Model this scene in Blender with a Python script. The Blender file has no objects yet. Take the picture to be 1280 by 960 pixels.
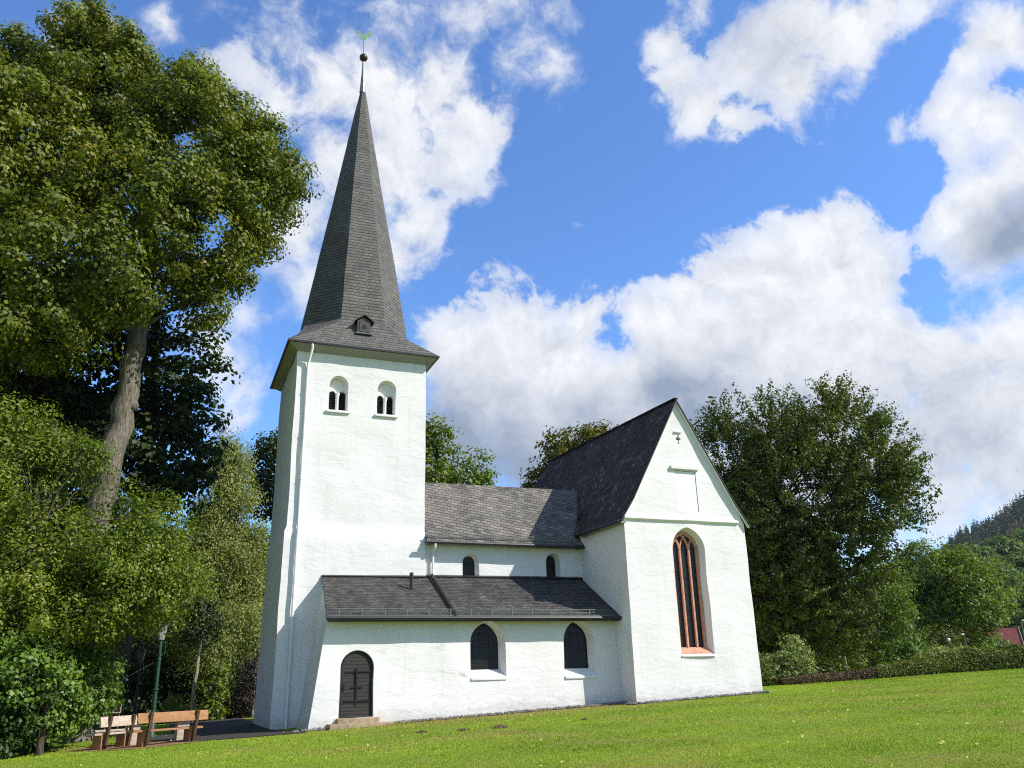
import bpy, bmesh, math, random
import numpy as np
from mathutils import Vector, Matrix, Quaternion, noise
from mathutils.geometry import tessellate_polygon

SKIP = set()
sc = bpy.context.scene
COL = sc.collection
PI = math.pi

# ------------------------------------------------------------------ camera
F_PX, YAW, PITCH, ROLL = 1036.69, 0.38874, 0.33479, -0.02671
CAM = np.array([-16.814, -29.465, 0.882])
_fw = np.array([math.sin(YAW)*math.cos(PITCH), math.cos(YAW)*math.cos(PITCH), math.sin(PITCH)])
_r = np.array([math.cos(YAW), -math.sin(YAW), 0.0])
_u = np.cross(_r, _fw)
_r2 = math.cos(ROLL)*_r + math.sin(ROLL)*_u
_u2 = -math.sin(ROLL)*_r + math.cos(ROLL)*_u
cam_data = bpy.data.cameras.new('camera')
cam_data.sensor_width = 36.0
cam_data.lens = F_PX/1280*36.0
cam_data.clip_start = 0.1
cam_data.clip_end = 8000
cam = bpy.data.objects.new('camera', cam_data)
COL.objects.link(cam)
m = Matrix(((_r2[0], _u2[0], -_fw[0], CAM[0]), (_r2[1], _u2[1], -_fw[1], CAM[1]), (_r2[2], _u2[2], -_fw[2], CAM[2]), (0, 0, 0, 1)))
cam.matrix_world = m
sc.camera = cam


def ray(px, py):
    return (px-640)/F_PX*_r2 + (480-py)/F_PX*_u2 + _fw


def at(px, py, D):
    """world point seen at a photo pixel, at horizontal distance D from the camera"""
    d = ray(px, py)
    d = d/math.hypot(d[0], d[1])
    return CAM + d*D


# ------------------------------------------------------------------ sun, sky, exposure
EL = math.radians(40.0)
SUN = Vector((0.80*math.cos(EL), -0.60*math.cos(EL), math.sin(EL)))
sun_data = bpy.data.lights.new('sun', 'SUN')
sun_data.energy = 4.9
sun_data.angle = math.radians(0.5)
sun_data.color = (1.0, 0.955, 0.88)
sun = bpy.data.objects.new('sun', sun_data)
sun.rotation_euler = SUN.to_track_quat('Z', 'Y').to_euler()
sun.location = (20, -30, 40)
COL.objects.link(sun)

sc.view_settings.view_transform = 'Standard'
sc.view_settings.look = 'None'
sc.view_settings.gamma = 1.0
sc.view_settings.use_curve_mapping = False
sc.view_settings.exposure = 0.36
SKY_STRENGTH = 0.09


def nd(nt, kind, **kw):
    n = nt.nodes.new(kind)
    for k, v in kw.items():
        setattr(n, k, v)
    return n


def setin(nt, n, i, v):
    if v is None:
        return
    s = n.inputs[i]
    if isinstance(v, bpy.types.NodeSocket):
        nt.links.new(v, s)
    else:
        s.default_value = v


def mth(nt, op, a, b=None, c=None, clamp=False):
    n = nd(nt, 'ShaderNodeMath', operation=op, use_clamp=clamp)
    setin(nt, n, 0, a); setin(nt, n, 1, b); setin(nt, n, 2, c)
    return n.outputs[0]


def vmth(nt, op, a, b=None, scale=None):
    n = nd(nt, 'ShaderNodeVectorMath', operation=op)
    setin(nt, n, 0, a); setin(nt, n, 1, b)
    if scale is not None:
        setin(nt, n, 'Scale', scale)
    return n.outputs['Value'] if op in ('DOT_PRODUCT', 'DISTANCE', 'LENGTH') else n.outputs[0]


def mixc(nt, f, a, b, blend='MIX'):
    n = nd(nt, 'ShaderNodeMix', data_type='RGBA', blend_type=blend)
    setin(nt, n, 0, f); setin(nt, n, 6, a); setin(nt, n, 7, b)
    return n.outputs[2]


def maprange(nt, v, a, b, c=0.0, d=1.0, smooth=False):
    n = nd(nt, 'ShaderNodeMapRange')
    if smooth:
        n.interpolation_type = 'SMOOTHSTEP'
    setin(nt, n, 0, v)
    for i, q in enumerate((a, b, c, d)):
        setin(nt, n, i+1, q)
    return n.outputs[0]


def noise_tex(nt, vec, scale, detail=4.0, rough=0.5, dist=0.0, out=0):
    n = nd(nt, 'ShaderNodeTexNoise')
    if vec is not None:
        nt.links.new(vec, n.inputs['Vector'])
    n.inputs['Scale'].default_value = scale
    n.inputs['Detail'].default_value = detail
    n.inputs['Roughness'].default_value = rough
    n.inputs['Distortion'].default_value = dist
    return n.outputs[out]


# (pixel x, pixel y, radius, weight) of the cloud masses, turned into fixed sky directions
CLOUDS = [
    # cumulus bank low in the sky
    (560, 440, 62, 1.0), (640, 418, 66, 1.0), (600, 480, 95, 1.1), (732, 404, 44, 1.0), (700, 460, 85, 1.1), (690, 540, 120, 1.1), (560, 560, 110, 1.0),
    (808, 415, 42, 1.0), (842, 404, 42, 1.0), (868, 378, 48, 1.0), (912, 345, 56, 1.0), (955, 332, 60, 1.0), (1000, 312, 64, 1.05), (1045, 282, 56, 1.0), (1040, 330, 75, 1.1),
    (1090, 320, 52, 1.0), (1110, 345, 40, 0.9), (980, 420, 120, 1.2), (880, 470, 120, 1.2), (780, 500, 95, 1.1), (1090, 440, 120, 1.2), (1180, 430, 70, 1.0), (1190, 480, 110, 1.15),
    (1262, 430, 85, 1.0), (1150, 560, 130, 1.1), (1270, 540, 130, 1.1), (1010, 560, 150, 1.2), (820, 580, 140, 1.1), (1190, 640, 70, 0.8),
    # cloud behind the spire
    (300, 95, 44, 0.7), (345, 120, 56, 0.75), (400, 110, 80, 0.9), (470, 120, 95, 0.95), (545, 115, 80, 0.95), (600, 150, 62, 0.9), (565, 190, 62, 0.8), (490, 200, 85, 0.9),
    (420, 210, 85, 0.85), (360, 290, 62, 0.8), (520, 275, 55, 0.85), (500, 310, 45, 0.75), (380, 350, 50, 0.65), (265, 440, 45, 0.72), (300, 470, 40, 0.7), (275, 520, 45, 0.7), (300, 400, 40, 0.55),
    # thin veils along the top
    (600, 15, 85, 0.5), (690, 80, 48, 0.6), (655, 55, 55, 0.52), (520, 5, 80, 0.48), (380, 5, 60, 0.42), (270, 10, 45, 0.35), (690, 10, 60, 0.5),
    # high cloud to the right
    (828, 55, 34, 0.85), (845, 95, 40, 0.85), (885, 130, 52, 0.9), (925, 150, 40, 0.8), (935, 60, 72, 0.95), (990, 40, 80, 1.0), (1050, 50, 75, 1.0), (1000, 100, 58, 0.9), (1100, 25, 62, 0.8), (1150, 5, 60, 0.75), (860, 10, 40, 0.6),
    (1250, 50, 52, 1.0), (1210, 90, 34, 0.85), (1180, 140, 36, 0.85), (1235, 145, 58, 1.0), (1195, 180, 36, 0.85), (1225, 235, 54, 1.0), (1275, 200, 60, 1.0), (1190, 265, 40, 0.9), (1262, 285, 60, 1.0), (1225, 280, 45, 0.95),
    # small puffs
    (70, 60, 46, 0.8), (30, 52, 36, 0.75), (110, 52, 34, 0.7), (200, 40, 30, 0.65), (792, 276, 22, 0.36), (715, 282, 16, 0.28), (1118, 160, 20, 0.34), (1168, 352, 24, 0.4),
]
CLOUD_SHADE = [(560, 550, 95, .9), (650, 585, 110, .9), (750, 570, 100, .9), (830, 500, 60, .75), (880, 520, 85, .75), (990, 560, 120, .7), (905, 440, 55, .45), (1262, 285, 48, 1.0),
               (1130, 540, 110, .5), (1190, 470, 60, .25), (985, 60, 55, .42), (940, 20, 60, .35), (1230, 560, 90, .35), (400, 180, 60, .25), (300, 300, 60, .3), (980, 380, 40, .3), (640, 480, 40, .35)]

world = bpy.data.worlds.new('World')
sc.world = world
world.use_nodes = True
nt = world.node_tree
nt.nodes.clear()
wout = nd(nt, 'ShaderNodeOutputWorld')
bg = nd(nt, 'ShaderNodeBackground')
bg.inputs['Strength'].default_value = SKY_STRENGTH
nt.links.new(bg.outputs[0], wout.inputs[0])
sky = nd(nt, 'ShaderNodeTexSky')
sky.sky_type = 'NISHITA'
sky.sun_disc = False
sky.sun_elevation = EL
sky.sun_rotation = math.atan2(SUN.x, SUN.y)
sky.altitude = 300
sky.air_density = 1.0
sky.dust_density = 0.35
sky.ozone_density = 2.2
geo = nd(nt, 'ShaderNodeTexCoord')
dirv = vmth(nt, 'NORMALIZE', geo.outputs['Generated'])
# break the outlines up: a slow warp of the direction and a fine one
w1 = noise_tex(nt, dirv, 7.0, 4.0, 0.55, 0.0, out=1)
w1 = vmth(nt, 'SCALE', vmth(nt, 'SUBTRACT', w1, (0.5, 0.5, 0.5)), scale=0.075)
wd = vmth(nt, 'ADD', dirv, w1)


def blobs(lst, vec):
    acc = None
    for (px, py, r, w) in lst:
        d = ray(px, py); d = d/np.linalg.norm(d)
        off = math.hypot(px-640, py-480)/F_PX
        rad = 1.10*r/F_PX/math.sqrt(1+off*off)
        dist = vmth(nt, 'DISTANCE', vec, tuple(d))
        v = mth(nt, 'MULTIPLY_ADD', dist, -w/rad/1.25, w)      # w at the middle, falling to zero beyond its edge
        if acc is None:
            acc = v
        else:
            acc = nd(nt, 'ShaderNodeMath', operation='SMOOTH_MAX')
            nt.links.new(prev, acc.inputs[0]); nt.links.new(v, acc.inputs[1]); acc.inputs[2].default_value = 0.3
            acc = acc.outputs[0]
        prev = acc
    return acc


cov = blobs(CLOUDS, wd)
HOLES = [(768, 428, 30, .55), (1150, 360, 36, .5), (1135, 95, 40, .5), (1140, 210, 40, .5), (895, 25, 50, .4), (1260, 110, 34, .4), (1225, 195, 28, .35)]
cov = mth(nt, 'SUBTRACT', cov, mth(nt, 'MAXIMUM', blobs(HOLES, wd), 0.0))
# unseen clouds added to the rest of the dome, to neutralise the ambient light
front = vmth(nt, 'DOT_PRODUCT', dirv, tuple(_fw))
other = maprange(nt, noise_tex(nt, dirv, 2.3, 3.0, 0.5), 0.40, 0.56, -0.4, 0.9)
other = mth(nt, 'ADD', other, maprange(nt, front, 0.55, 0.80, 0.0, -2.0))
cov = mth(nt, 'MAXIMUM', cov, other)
toward = tuple(SUN*0.010+Vector((0, 0, 0.016)))


def billow(vec):
    a = noise_tex(nt, vec, 17.0, 11.0, 0.66, 0.0)
    b = noise_tex(nt, vec, 4.5, 4.0, 0.55, 0.0)
    v = nd(nt, 'ShaderNodeTexVoronoi', feature='SMOOTH_F1')
    nt.links.new(vec, v.inputs['Vector'])
    v.inputs['Scale'].default_value = 22.0
    v.inputs['Smoothness'].default_value = 0.8
    v.inputs['Detail'].default_value = 3.0
    v.inputs['Roughness'].default_value = 0.55
    c = mth(nt, 'SUBTRACT', 0.40, v.outputs['Distance'])
    a = mth(nt, 'MULTIPLY', mth(nt, 'SUBTRACT', a, 0.5), 1.65)
    b2 = mth(nt, 'MULTIPLY', mth(nt, 'SUBTRACT', b, 0.5), 0.7)
    return mth(nt, 'ADD', mth(nt, 'ADD', a, b2), mth(nt, 'MULTIPLY', c, 0.14)), b


CRISP = [(640, 400, 130, 1.0), (720, 410, 120, 1.0), (860, 380, 130, 1.1), (980, 320, 150, 1.2), (1090, 330, 110, 1.0), (870, 90, 90, .7), (940, 160, 80, .6), (1200, 140, 110, .8), (1210, 250, 90, .8), (560, 210, 90, .5), (620, 150, 70, .4), (300, 90, 60, .6)]
crisp = maprange(nt, blobs(CRISP, dirv), 0.05, 0.5, 0.0, 1.0)
tex, slow = billow(wd)
tex2, _ = billow(vmth(nt, 'ADD', wd, toward))
dens = mth(nt, 'ADD', cov, tex)
edge = maprange(nt, crisp, 0.0, 1.0, 0.62, 0.22)
mask = maprange(nt, dens, 0.10, mth(nt, 'ADD', 0.10, edge), 0.0, 1.0, smooth=True)
mask = mth(nt, 'MULTIPLY', mask, maprange(nt, cov, 0.0, 0.75, 0.45, 1.0))
mask = mth(nt, 'MULTIPLY', mask, 0.985)
shade = blobs(CLOUD_SHADE, wd)
shade = mth(nt, 'ADD', shade, mth(nt, 'MULTIPLY', mth(nt, 'SUBTRACT', slow, 0.5), 0.9))
shade = mth(nt, 'ADD', shade, mth(nt, 'MULTIPLY', tex, 0.22))
shade = mth(nt, 'MAXIMUM', maprange(nt, shade, -0.05, 1.0, 0.0, 1.0, smooth=True), maprange(nt, front, 0.55, 0.78, 0.85, 0.0))  # clouds out of view greyed for a neutral ambient light
relief = mth(nt, 'SUBTRACT', tex, tex2)              # sunny side against far side of every billow
hollow = maprange(nt, relief, 0.22, -0.48, 0.0, 0.48)
K = 1.0/(SKY_STRENGTH*2**sc.view_settings.exposure)
c_white = (0.97*K, 0.985*K, 1.01*K, 1)
c_grey = (0.32*K, 0.39*K, 0.52*K, 1)
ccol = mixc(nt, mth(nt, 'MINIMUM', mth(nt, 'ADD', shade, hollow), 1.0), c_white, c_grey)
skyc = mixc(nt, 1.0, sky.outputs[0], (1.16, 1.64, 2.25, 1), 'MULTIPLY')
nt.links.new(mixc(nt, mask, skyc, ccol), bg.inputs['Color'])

sc.render.engine = 'CYCLES'
sc.cycles.max_bounces = 6
sc.cycles.diffuse_bounces = 3
sc.cycles.glossy_bounces = 2
sc.cycles.transmission_bounces = 3
sc.cycles.transparent_max_bounces = 6
sc.cycles.volume_bounces = 0
sc.cycles.use_denoising = False
sc.cycles.filter_width = 1.1
sc.cycles.use_adaptive_sampling = True
sc.cycles.adaptive_threshold = 0.004
world.cycles.sampling_method = 'MANUAL'
world.cycles.sample_map_resolution = 1024


# ------------------------------------------------------------------ materials
def new_mat(name):
    mt = bpy.data.materials.new(name)
    mt.use_nodes = True
    t = mt.node_tree
    t.nodes.clear()
    out = nd(t, 'ShaderNodeOutputMaterial')
    return mt, t, out


def principled(t, out, col, rough=0.8, spec=0.3, metal=0.0, bump=None, bstr=0.5, bdist=0.02):
    b = nd(t, 'ShaderNodeBsdfPrincipled')
    setin(t, b, 'Base Color', col)
    setin(t, b, 'Roughness', rough)
    setin(t, b, 'Specular IOR Level', spec)
    setin(t, b, 'Metallic', metal)
    if bump is not None:
        bn = nd(t, 'ShaderNodeBump')
        bn.inputs['Strength'].default_value = bstr
        bn.inputs['Distance'].default_value = bdist
        t.links.new(bump, bn.inputs['Height'])
        t.links.new(bn.outputs[0], b.inputs['Normal'])
    t.links.new(b.outputs[0], out.inputs[0])
    return b


def rgb(c):
    return (c[0], c[1], c[2], 1)


def simple(name, col, rough=0.7, spec=0.3, metal=0.0, var=0.25, scale=6.0, bstr=0.3, bdist=0.01):
    mt, t, out = new_mat(name)
    tc = nd(t, 'ShaderNodeTexCoord')
    n = noise_tex(t, tc.outputs['Object'], scale, 6.0, 0.6)
    dark = tuple(x*(1-var) for x in col)
    light = tuple(min(1, x*(1+var)) for x in col)
    c = mixc(t, maprange(t, n, 0.3, 0.7), rgb(dark), rgb(light))
    principled(t, out, c, rough, spec, metal, n, bstr, bdist)
    return mt


def plaster(name):
    mt, t, out = new_mat(name)
    tc = nd(t, 'ShaderNodeTexCoord')
    P = tc.outputs['Object']
    st = vmth(t, 'MULTIPLY', P, (1.0, 1.0, 2.3))
    big = noise_tex(t, st, 0.95, 3.0, 0.55, 0.7)
    mid = noise_tex(t, st, 3.2, 4.0, 0.6, 0.5)
    fine = noise_tex(t, st, 11.0, 5.0, 0.62, 0.8)
    h = mth(t, 'ADD', mth(t, 'MULTIPLY', big, 1.0), mth(t, 'MULTIPLY', mid, 0.42))
    h = mth(t, 'ADD', h, mth(t, 'MULTIPLY', fine, 0.13))
    stain = noise_tex(t, P, 0.5, 5.0, 0.65)
    streak = noise_tex(t, vmth(t, 'MULTIPLY', P, (5.0, 5.0, 0.35)), 1.0, 4.0, 0.6)
    c = mixc(t, maprange(t, stain, 0.40, 0.75, 0.0, 0.55), (0.775, 0.755, 0.74, 1), (0.665, 0.645, 0.615, 1))
    c = mixc(t, maprange(t, streak, 0.54, 0.78, 0.0, 0.42), c, (0.56, 0.56, 0.51, 1))
    # splash dirt low on the walls
    sep = nd(t, 'ShaderNodeSeparateXYZ'); t.links.new(P, sep.inputs[0])
    gz = mth(t, 'MULTIPLY_ADD', sep.outputs[0], -0.0365, sep.outputs[2])
    low = maprange(t, mth(t, 'ADD', gz, mth(t, 'MULTIPLY', mth(t, 'SUBTRACT', mid, 0.5), 1.3)), -0.42, 0.12, 0.6, 0.0)
    c = mixc(t, low, c, (0.45, 0.44, 0.36, 1))
    principled(t, out, c, 0.92, 0.15, 0, h, 0.37, 0.07)
    return mt


def slate(name, cols, bw, rh, rot=0.0, patch=0.5, mortar=0.012, rough=0.75, spec=0.12, lichen=0.0, var=0.45, lcol=(0.32, 0.30, 0.22)):
    mt, t, out = new_mat(name)
    uv = nd(t, 'ShaderNodeUVMap'); uv.uv_map = 'uv'
    mp = nd(t, 'ShaderNodeMapping')
    mp.inputs['Rotation'].default_value = (0, 0, rot)
    t.links.new(uv.outputs[0], mp.inputs[0])
    tc = nd(t, 'ShaderNodeTexCoord')
    wob = noise_tex(t, tc.outputs['Object'], 2.0, 3.0, 0.5, 0, out=1)
    v = vmth(t, 'ADD', mp.outputs[0], vmth(t, 'SCALE', vmth(t, 'SUBTRACT', wob, (0.5, 0.5, 0.5)), scale=0.10))
    br = nd(t, 'ShaderNodeTexBrick')
    t.links.new(v, br.inputs['Vector'])
    br.offset = 0.5
    br.inputs['Color1'].default_value = (0, 0, 0, 1)
    br.inputs['Color2'].default_value = (1, 1, 1, 1)
    br.inputs['Mortar'].default_value = (0, 0, 0, 1)
    br.inputs['Scale'].default_value = 1.0
    br.inputs['Mortar Size'].default_value = mortar
    br.inputs['Mortar Smooth'].default_value = 0.4
    br.inputs['Bias'].default_value = 0.0
    br.inputs['Brick Width'].default_value = bw
    br.inputs['Row Height'].default_value = rh
    n1 = noise_tex(t, tc.outputs['Object'], 1.1, 5.0, 0.65)
    n2 = noise_tex(t, tc.outputs['Object'], 30.0, 4.0, 0.7)
    f = mth(t, 'ADD', mth(t, 'MULTIPLY_ADD', br.outputs['Color'], var, 0.45-var*0.5), mth(t, 'MULTIPLY', mth(t, 'SUBTRACT', n1, 0.5), patch*2))
    f = mth(t, 'ADD', f, mth(t, 'MULTIPLY', mth(t, 'SUBTRACT', n2, 0.5), 0.5))
    cr = nd(t, 'ShaderNodeValToRGB')
    t.links.new(f, cr.inputs[0])
    els = cr.color_ramp.elements
    els[0].position = 0.0; els[0].color = rgb(cols[0])
    els[1].position = 1.0; els[1].color = rgb(cols[-1])
    for i, c_ in enumerate(cols[1:-1]):
        e = els.new((i+1)/(len(cols)-1)); e.color = rgb(c_)
    c = cr.outputs[0]
    if lichen:
        n3 = noise_tex(t, tc.outputs['Object'], 9.0, 6.0, 0.7)
        c = mixc(t, maprange(t, n3, 0.56, 0.72, 0.0, lichen), c, rgb(lcol))
    # each slate tilts a little: saw-tooth along the row
    sx = nd(t, 'ShaderNodeSeparateXYZ'); t.links.new(v, sx.inputs[0])
    fr = mth(t, 'FRACT', mth(t, 'DIVIDE', sx.outputs[1], rh))
    saw = mth(t, 'SUBTRACT', 1.0, fr)
    rown = noise_tex(t, vmth(t, 'MULTIPLY', v, (2.5, 6.0, 1.0)), 1.0, 3.0, 0.6)
    lap_shadow = maprange(t, fr, 0.0, mth(t, 'MULTIPLY_ADD', rown, 0.5, 0.05), 0.85, 0.0)   # edge shadow painted at the foot of every row
    c = mixc(t, mth(t, 'MAXIMUM', lap_shadow, mth(t, 'MULTIPLY', br.outputs['Fac'], 0.22)), c, (0.012, 0.012, 0.012, 1))
    h = mth(t, 'ADD', saw, mth(t, 'MULTIPLY', br.outputs['Color'], 0.5))
    h = mth(t, 'SUBTRACT', h, mth(t, 'MULTIPLY', br.outputs['Fac'], 0.6))
    principled(t, out, c, rough, spec, 0, h, 0.8, 0.018)
    return mt


def leaf_mat(name, c0, c1, c2=None, trans=0.34, gloss=0.018):
    mt, t, out = new_mat(name)
    a = nd(t, 'ShaderNodeAttribute'); a.attribute_name = 'tint'
    cr = nd(t, 'ShaderNodeValToRGB')
    t.links.new(a.outputs['Fac'], cr.inputs[0])
    e = cr.color_ramp.elements
    e[0].position = 0.0; e[0].color = rgb(c0)
    e[1].position = 0.90; e[1].color = rgb(c1)
    e2 = e.new(1.0); e2.color = rgb(c2 or c1)
    d = nd(t, 'ShaderNodeBsdfDiffuse'); t.links.new(cr.outputs[0], d.inputs[0])
    tr = nd(t, 'ShaderNodeBsdfTranslucent')
    t.links.new(mixc(t, 1.0, cr.outputs[0], (1.15, 1.25, 0.55, 1), 'MULTIPLY'), tr.inputs[0])
    mx = nd(t, 'ShaderNodeMixShader'); mx.inputs[0].default_value = trans
    t.links.new(d.outputs[0], mx.inputs[1]); t.links.new(tr.outputs[0], mx.inputs[2])
    g = nd(t, 'ShaderNodeBsdfGlossy'); g.inputs['Roughness'].default_value = 0.5
    g.inputs[0].default_value = (0.9, 0.95, 1, 1)
    m2 = nd(t, 'ShaderNodeMixShader'); m2.inputs[0].default_value = gloss
    t.links.new(mx.outputs[0], m2.inputs[1]); t.links.new(g.outputs[0], m2.inputs[2])
    t.links.new(m2.outputs[0], out.inputs[0])
    return mt


def bark_mat(name, c0, c1, sc_=1.0):
    mt, t, out = new_mat(name)
    tc = nd(t, 'ShaderNodeTexCoord')
    v = vmth(t, 'MULTIPLY', tc.outputs['Object'], (9.0*sc_, 9.0*sc_, 1.6*sc_))
    n = noise_tex(t, v, 1.0, 6.0, 0.65, 1.2)
    n2 = noise_tex(t, tc.outputs['Object'], 1.3, 4.0, 0.6)
    c = mixc(t, maprange(t, n, 0.38, 0.66), rgb(c0), rgb(c1))
    c = mixc(t, maprange(t, n2, 0.5, 0.75, 0, 0.45), c, (0.10, 0.115, 0.06, 1))
    principled(t, out, c, 0.95, 0.1, 0, n, 1.0, 0.06)
    return mt


def glass_mat(name, col=(0.005, 0.005, 0.005)):
    """old leaded glass: dark panes, each set at a slightly different angle, between lead cames"""
    mt, t, out = new_mat(name)
    uv = nd(t, 'ShaderNodeTexCoord')
    sep = nd(t, 'ShaderNodeSeparateXYZ'); t.links.new(uv.outputs['Object'], sep.inputs[0])
    cmb = nd(t, 'ShaderNodeCombineXYZ'); t.links.new(sep.outputs[0], cmb.inputs[0]); t.links.new(sep.outputs[2], cmb.inputs[1])
    br = nd(t, 'ShaderNodeTexBrick')
    t.links.new(cmb.outputs[0], br.inputs['Vector'])
    br.inputs['Color1'].default_value = (0, 0, 0, 1); br.inputs['Color2'].default_value = (1, 1, 1, 1)
    br.inputs['Mortar'].default_value = (0.5, 0.5, 0.5, 1)
    br.inputs['Scale'].default_value = 1.0; br.inputs['Mortar Size'].default_value = 0.008
    br.inputs['Brick Width'].default_value = 0.16; br.inputs['Row Height'].default_value = 0.13
    c = mixc(t, br.outputs['Color'], rgb(col), rgb(tuple(x*2.2 for x in col)))
    c = mixc(t, br.outputs['Fac'], c, (0.022, 0.020, 0.020, 1))
    n = noise_tex(t, uv.outputs['Object'], 5.0, 2.0, 0.5)
    h = mth(t, 'ADD', mth(t, 'MULTIPLY', br.outputs['Color'], 0.4), mth(t, 'MULTIPLY', n, 0.5))
    b = principled(t, out, c, mth(t, 'MULTIPLY_ADD', br.outputs['Fac'], 0.5, 0.2), 0.22, 0, h, 0.25, 0.03)
    return mt


def wood_mat(name, c0, c1, axis=(1.2, 14.0, 14.0), rough=0.75):
    mt, t, out = new_mat(name)
    tc = nd(t, 'ShaderNodeTexCoord')
    v = vmth(t, 'MULTIPLY', tc.outputs['Object'], axis)
    n = noise_tex(t, v, 1.0, 5.0, 0.6, 1.0)
    c = mixc(t, maprange(t, n, 0.32, 0.68), rgb(c0), rgb(c1))
    principled(t, out, c, rough, 0.25, 0, n, 0.5, 0.008)
    return mt


def lawn_mats():
    # ground under the blades: soil and thatch green; dry strip along the church wall
    def dry(t, P):
        sep = nd(t, 'ShaderNodeSeparateXYZ'); t.links.new(P, sep.inputs[0])
        n = noise_tex(t, P, 0.8, 4.0, 0.6)
        d = maprange(t, mth(t, 'ADD', sep.outputs[1], mth(t, 'MULTIPLY', mth(t, 'SUBTRACT', n, 0.5), 2.6)), -3.0, 0.6, 0.0, 0.8)
        xl = maprange(t, sep.outputs[0], -13.5, -8.0, 0.0, 1.0)
        xr = maprange(t, sep.outputs[0], -1.0, 2.0, 1.0, 0.0)
        d = mth(t, 'MULTIPLY', d, mth(t, 'MULTIPLY', xl, xr))
        far = maprange(t, sep.outputs[1], 2.2, 3.2, 1.0, 0.0)
        d = mth(t, 'MULTIPLY', d, far)
        p = noise_tex(t, P, 0.33, 5.0, 0.62)
        d = mth(t, 'MAXIMUM', d, maprange(t, p, 0.52, 0.70, 0.0, 0.6))
        # worn footpath that crosses the lawn to the right
        l = mth(t, 'ADD', mth(t, 'MULTIPLY', sep.outputs[0], 0.735), mth(t, 'MULTIPLY', sep.outputs[1], 0.678))
        l = mth(t, 'ADD', l, mth(t, 'MULTIPLY', mth(t, 'SUBTRACT', n, 0.5), 0.5))
        tr = maprange(t, mth(t, 'ABSOLUTE', mth(t, 'ADD', l, 1.97)), 0.10, 0.30, 0.55, 0.0)
        tr = mth(t, 'MULTIPLY', tr, maprange(t, sep.outputs[0], -1.5, 0.0, 0.0, 1.0))
        return mth(t, 'MAXIMUM', d, tr), n, p
    mt, t, out = new_mat('lawn_soil')
    tc = nd(t, 'ShaderNodeTexCoord')
    P = tc.outputs['Object']
    d, n, p = dry(t, P)
    f = noise_tex(t, P, 9.0, 6.0, 0.7)
    c = mixc(t, maprange(t, f, 0.35, 0.65), (0.145, 0.20, 0.020, 1), (0.23, 0.30, 0.032, 1))
    c = mixc(t, d, c, (0.26, 0.19, 0.07, 1))
    principled(t, out, c, 0.95, 0.1, 0, f, 1.0, 0.05)
    m1 = mt
    mt, t, out = new_mat('grass_blade')
    gm = nd(t, 'ShaderNodeTexCoord')
    P = gm.outputs['Object']
    d, n, p = dry(t, P)
    a = nd(t, 'ShaderNodeAttribute'); a.attribute_name = 'tint'
    p2 = noise_tex(t, P, 2.6, 4.0, 0.65)
    p3 = noise_tex(t, vmth(t, 'MULTIPLY', P, (0.35, 1.0, 1.0)), 0.55, 3.0, 0.55)
    p2 = mth(t, 'ADD', p2, mth(t, 'MULTIPLY', mth(t, 'SUBTRACT', p3, 0.5), 1.1))
    f = mth(t, 'ADD', mth(t, 'MULTIPLY', a.outputs['Fac'], 0.55), mth(t, 'MULTIPLY_ADD', p2, 0.9, -0.2))
    c = mixc(t, maprange(t, f, 0.25, 0.85), (0.17, 0.29, 0.026, 1), (0.41, 0.515, 0.052, 1))
    c = mixc(t, mth(t, 'MULTIPLY', d, 0.85), c, (0.42, 0.31, 0.115, 1))
    df = nd(t, 'ShaderNodeBsdfDiffuse'); t.links.new(c, df.inputs[0])
    tr = nd(t, 'ShaderNodeBsdfTranslucent'); t.links.new(c, tr.inputs[0])
    mx = nd(t, 'ShaderNodeMixShader'); mx.inputs[0].default_value = 0.3
    t.links.new(df.outputs[0], mx.inputs[1]); t.links.new(tr.outputs[0], mx.inputs[2])
    t.links.new(mx.outputs[0], out.inputs[0])
    return m1, mt


M = {}
M['plaster'] = plaster('white_lime_plaster')
M['slate_spire'] = slate('spire_slate', [(0.055, 0.055, 0.053), (0.115, 0.112, 0.104), (0.155, 0.148, 0.132), (0.27, 0.26, 0.235)], 0.21, 0.165, 0.0, 0.45, 0.012, lichen=0.35, var=0.36)
M['slate_nave'] = slate('nave_slate', [(0.075, 0.07, 0.065), (0.15, 0.14, 0.125), (0.20, 0.185, 0.155), (0.31, 0.28, 0.225)], 0.30, 0.21, math.radians(15), 0.6, 0.014, lichen=0.5, var=0.55)
M['slate_dark'] = slate('dark_slate', [(0.030, 0.024, 0.021), (0.058, 0.047, 0.041), (0.088, 0.072, 0.064), (0.26, 0.22, 0.20)], 0.26, 0.20, math.radians(-16), 0.5, 0.02, rough=0.8, spec=0.08, var=0.6)
M['slate_aisle'] = slate('aisle_slate', [(0.030, 0.029, 0.028), (0.062, 0.059, 0.056), (0.095, 0.089, 0.083), (0.18, 0.17, 0.155)], 0.21, 0.145, 0.0, 0.5, 0.012, var=0.5, lichen=0.25)
M['lead'] = simple('lead_sheet', (0.16, 0.16, 0.175), 0.5, 0.5, 0.3, 0.35, 4)
M['black_metal'] = simple('black_gutter_metal', (0.020, 0.019, 0.019), 0.45, 0.5, 0, 0.3)
M['brown_metal'] = simple('brown_gutter_metal', (0.045, 0.035, 0.03), 0.4, 0.5, 0.4, 0.3)
M['zinc'] = simple('weathered_zinc', (0.15, 0.165, 0.15), 0.55, 0.5, 0.3, 0.2)
M['white_paint'] = simple('white_paint', (0.78, 0.78, 0.77), 0.5, 0.4, 0, 0.06)
M['soffit'] = simple('soffit_board', (0.30, 0.29, 0.275), 0.8, 0.2, 0, 0.08)
M['sandstone'] = simple('red_sandstone', (0.58, 0.28, 0.19), 0.85, 0.2, 0, 0.2, 5)
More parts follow.
